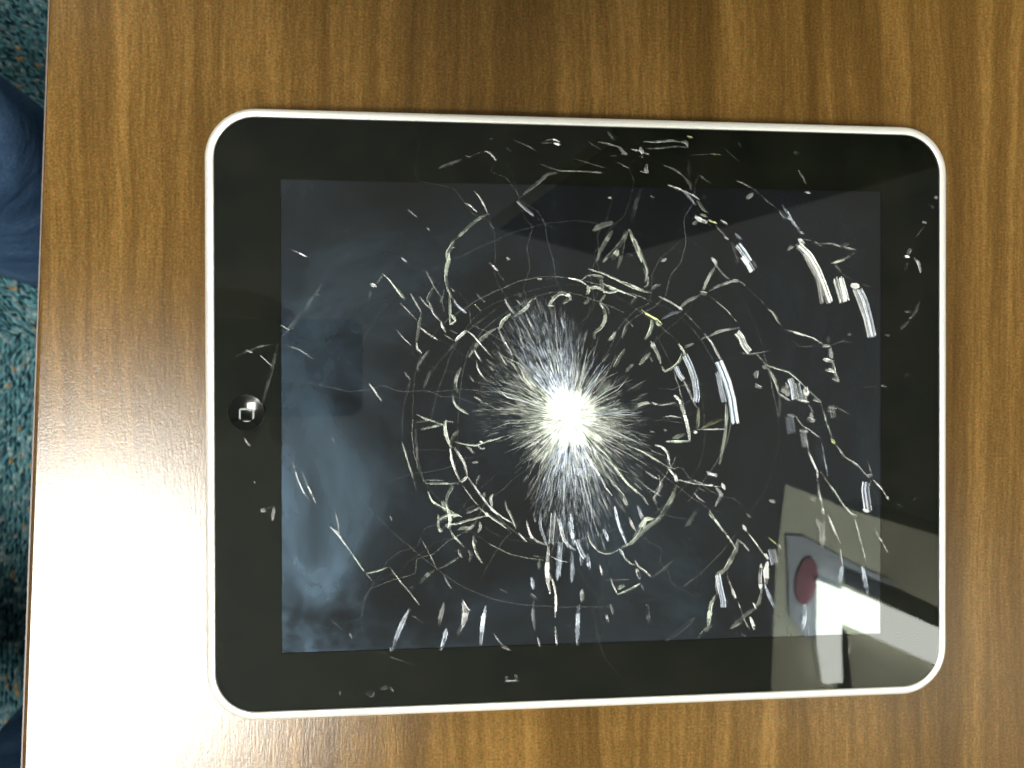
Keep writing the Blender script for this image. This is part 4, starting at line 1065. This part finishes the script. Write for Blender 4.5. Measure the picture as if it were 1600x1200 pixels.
# ------------------------------------------------------------------ the phone and the person who takes the picture
def skin_mesh(name, nodes, edges, mat, parent=None, root=0, sub=2):
    """nodes: (x,y,z,r); grows one continuous surface"""
    me = bpy.data.meshes.new(name); me.from_pydata([n[:3] for n in nodes], edges, [])
    o = bpy.data.objects.new(name+'_tmp', me); COL.objects.link(o)
    sk = o.modifiers.new('skin', 'SKIN'); sk.use_smooth_shade = True
    for v, n in zip(me.skin_vertices[0].data, nodes): v.radius = (n[3], n[3] if len(n) < 5 else n[4])
    me.skin_vertices[0].data[root].use_root = True
    ss = o.modifiers.new('sub', 'SUBSURF'); ss.levels = sub; ss.render_levels = sub
    dg = bpy.context.evaluated_depsgraph_get(); m2 = bpy.data.meshes.new_from_object(o.evaluated_get(dg))
    bpy.data.objects.remove(o); m2.name = name
    for p in m2.polygons: p.use_smooth = True
    m2.materials.clear(); m2.materials.append(mat)
    r = bpy.data.objects.new(name, m2); COL.objects.link(r)
    if parent: r.parent = parent
    return r
def denim():
    m, nt, out = new_mat('blue_denim'); p = nd(nt, 'ShaderNodeBsdfPrincipled'); p.inputs['Roughness'].default_value = .9; p.inputs['Specular IOR Level'].default_value = .1
    f = math_n(nt, 'ADD', math_n(nt, 'MULTIPLY', noise(nt, mapped(nt, (1, 1, 1)), 16, 4, .6), .75), math_n(nt, 'MULTIPLY', noise(nt, mapped(nt, (1, 1, 1)), 700, 2, .7), .35))
    ln(nt, ramp(nt, f, [(.38, (.018, .038, .080)), (.56, (.042, .085, .165)), (.74, (.10, .165, .28))]), p.inputs['Base Color'])
    bp = nd(nt, 'ShaderNodeBump'); bp.inputs['Strength'].default_value = .5; bp.inputs['Distance'].default_value = .005
    ln(nt, noise(nt, mapped(nt, (1, .6, 1), (0, 0, .6)), 26, 4, .6, 1.), bp.inputs['Height']); ln(nt, bp.outputs[0], p.inputs['Normal'])
    ln(nt, p.outputs[0], out.inputs[0]); return m
SKIN = principled('skin', (.42, .25, .17), .55, grain=(120, .12)); JEAN = denim()
SHIRT = principled('blue_shirt', (.10, .15, .24), .85, grain=(30, .2)); HAIR = principled('dark_hair', (.03, .02, .014), .6, grain=(300, .4)); SHOE = principled('dark_shoe', (.03, .03, .03), .6, grain=(60, .3))
per = empty('person', (-.62, -.02, -.74)); tag(per, 'seated person in blue jeans, knees below the left table edge', 'person')
def shift(nodes): return [(n[0]+.62, n[1]+.02, n[2]+.74, *n[3:]) for n in nodes]
K1, K2 = (-.278, .139), (-.290, -.287)
# body: torso, neck, head, arms with hands (one surface)
N = [(-.74, .02, -.20, .10, .15), (-.73, .02, .0, .09, .13), (-.70, .02, .20, .10, .16), (-.66, .02, .30, .07, .07), (-.63, .02, .37, .055), (-.60, .02, .45, .080), (-.58, .02, .54, .092), (-.59, .02, .61, .06),
     (-.67, .19, .26, .055), (-.50, .24, .10, .043), (-.26, .10, .33, .030), (-.212, .058, .370, .024),
     (-.68, -.15, .26, .055), (-.72, -.20, .0, .043), (-.62, -.17, -.10, .030)]
E_ = [(0, 1), (1, 2), (2, 3), (3, 4), (4, 5), (5, 6), (6, 7), (2, 8), (8, 9), (9, 10), (10, 11), (2, 12), (12, 13), (13, 14)]
# hand that holds the phone: palm and five fingers
hx, hy, hz = -.170, .052, .398
N.append((hx, hy, hz, .019)); E_.append((11, 15))
def finger(root, pts):
    prev = root
    for p in pts:
        N.append(p); E_.append((prev, len(N)-1)); prev = len(N)-1
finger(15, [(-.150, .060, .404, .0095), (-.128, .055, .402, .0085), (-.116, .047, .388, .0075)])           # thumb side, along the near edge
for i, xx in enumerate((-.125, -.143, -.161, -.178)):
    finger(15, [(xx-.012, .030, .409, .0090), (xx-.006, .002, .411, .0085), (xx, -.020, .403, .0078), (xx+.002, -.026, .389, .0070)])
N += [(-.585, -.165, -.105, .017)]; E_.append((14, len(N)-1)); h2 = len(N)-1
for dy in (-.03, -.012, .006, .02): finger(h2, [(-.555, -.165+dy, -.105, .009), (-.525, -.165+dy*1.3, -.112, .0075)])
finger(h2, [(-.56, -.135, -.105, .010), (-.545, -.120, -.112, .008)])
body = skin_mesh('body', shift(N), E_, SKIN, per)
nJ = [(-.74, .0, -.22, .13, .16), (-.66, .09, -.22, .10), (-.40, K1[1], -.21, .052), (K1[0], K1[1], -.215, .041), (K1[0]+.006, K1[1]-.004, -.275, .040), (-.30, K1[1]-.01, -.45, .055), (-.31, K1[1]-.01, -.69, .055),
      (-.66, -.12, -.22, .10), (-.43, K2[1]+.02, -.205, .065), (K2[0], K2[1], -.215, .050), (K2[0]+.006, K2[1]+.004, -.275, .048), (-.30, K2[1], -.45, .055), (-.31, K2[1], -.69, .055)]
skin_mesh('jeans', shift(nJ), [(0, 1), (1, 2), (2, 3), (3, 4), (4, 5), (5, 6), (0, 7), (7, 8), (8, 9), (9, 10), (10, 11), (11, 12)], JEAN, per)
nS = [(-.74, .02, -.14, .125, .175), (-.73, .02, .0, .11, .155), (-.70, .02, .20, .11, .17), (-.67, .02, .285, .07, .09), (-.67, .19, .26, .068), (-.56, .225, .16, .060), (-.68, -.15, .26, .068), (-.71, -.185, .10, .062)]
skin_mesh('shirt', shift(nS), [(0, 1), (1, 2), (2, 3), (2, 4), (4, 5), (2, 6), (6, 7)], SHIRT, per)
skin_mesh('hair', shift([(-.625, .02, .50, .080), (-.61, .02, .575, .092), (-.57, .02, .625, .060)]), [(0, 1), (1, 2)], HAIR, per)
for k in (K1, K2): skin_mesh('shoe', shift([(-.335, k[1], -.70, .038), (-.26, k[1], -.705, .036), (-.19, k[1], -.712, .028)]), [(0, 1), (1, 2)], SHOE, per)
st = empty('stool', (-.76, .0, -.74)); tag(st, 'plain stool under the seated person', 'stool')
bm = bmesh.new(); loft(bm, [[(x, yv, z) for x, yv in rrect(h, h, .05, 6)] for h, z in ((.17, .36), (.18, .37), (.18, .395), (.17, .405))], True, True); mesh_obj('seat', bm, DARKMETAL, st)
for sx in (-1, 1):
    for sy in (-1, 1):
        bm = bmesh.new(); add_box(bm, (sx*.14, sy*.14, .18), (.025, .025, .36), .003); mesh_obj('leg', bm, DARKMETAL, st)
ph = empty('phone', tuple(cam.location), tuple(cam.rotation_euler)); tag(ph, 'dark phone held over the tablet, mirrored in its glass', 'phone')
bm = bmesh.new(); loft(bm, [[(x-.0535, yv+.0055, z) for x, yv in rrect(.0575-i, .0305-i, .008, 6)] for i, z in ((.0015, .0030), (0, .0045), (0, .0105), (.0015, .0120))], True, True)
mesh_obj('case', bm, principled('black_phone', (.006, .006, .006), .5), ph)
bm = bmesh.new(); loft(bm, [[(x, yv, z) for x, yv in circ((0, 0), r, 20)] for r, z in ((.0035, .0028), (.0035, .0031))], True, True)
mesh_obj('lens', bm, principled('lens_glass', (.004, .004, .008), .1), ph)
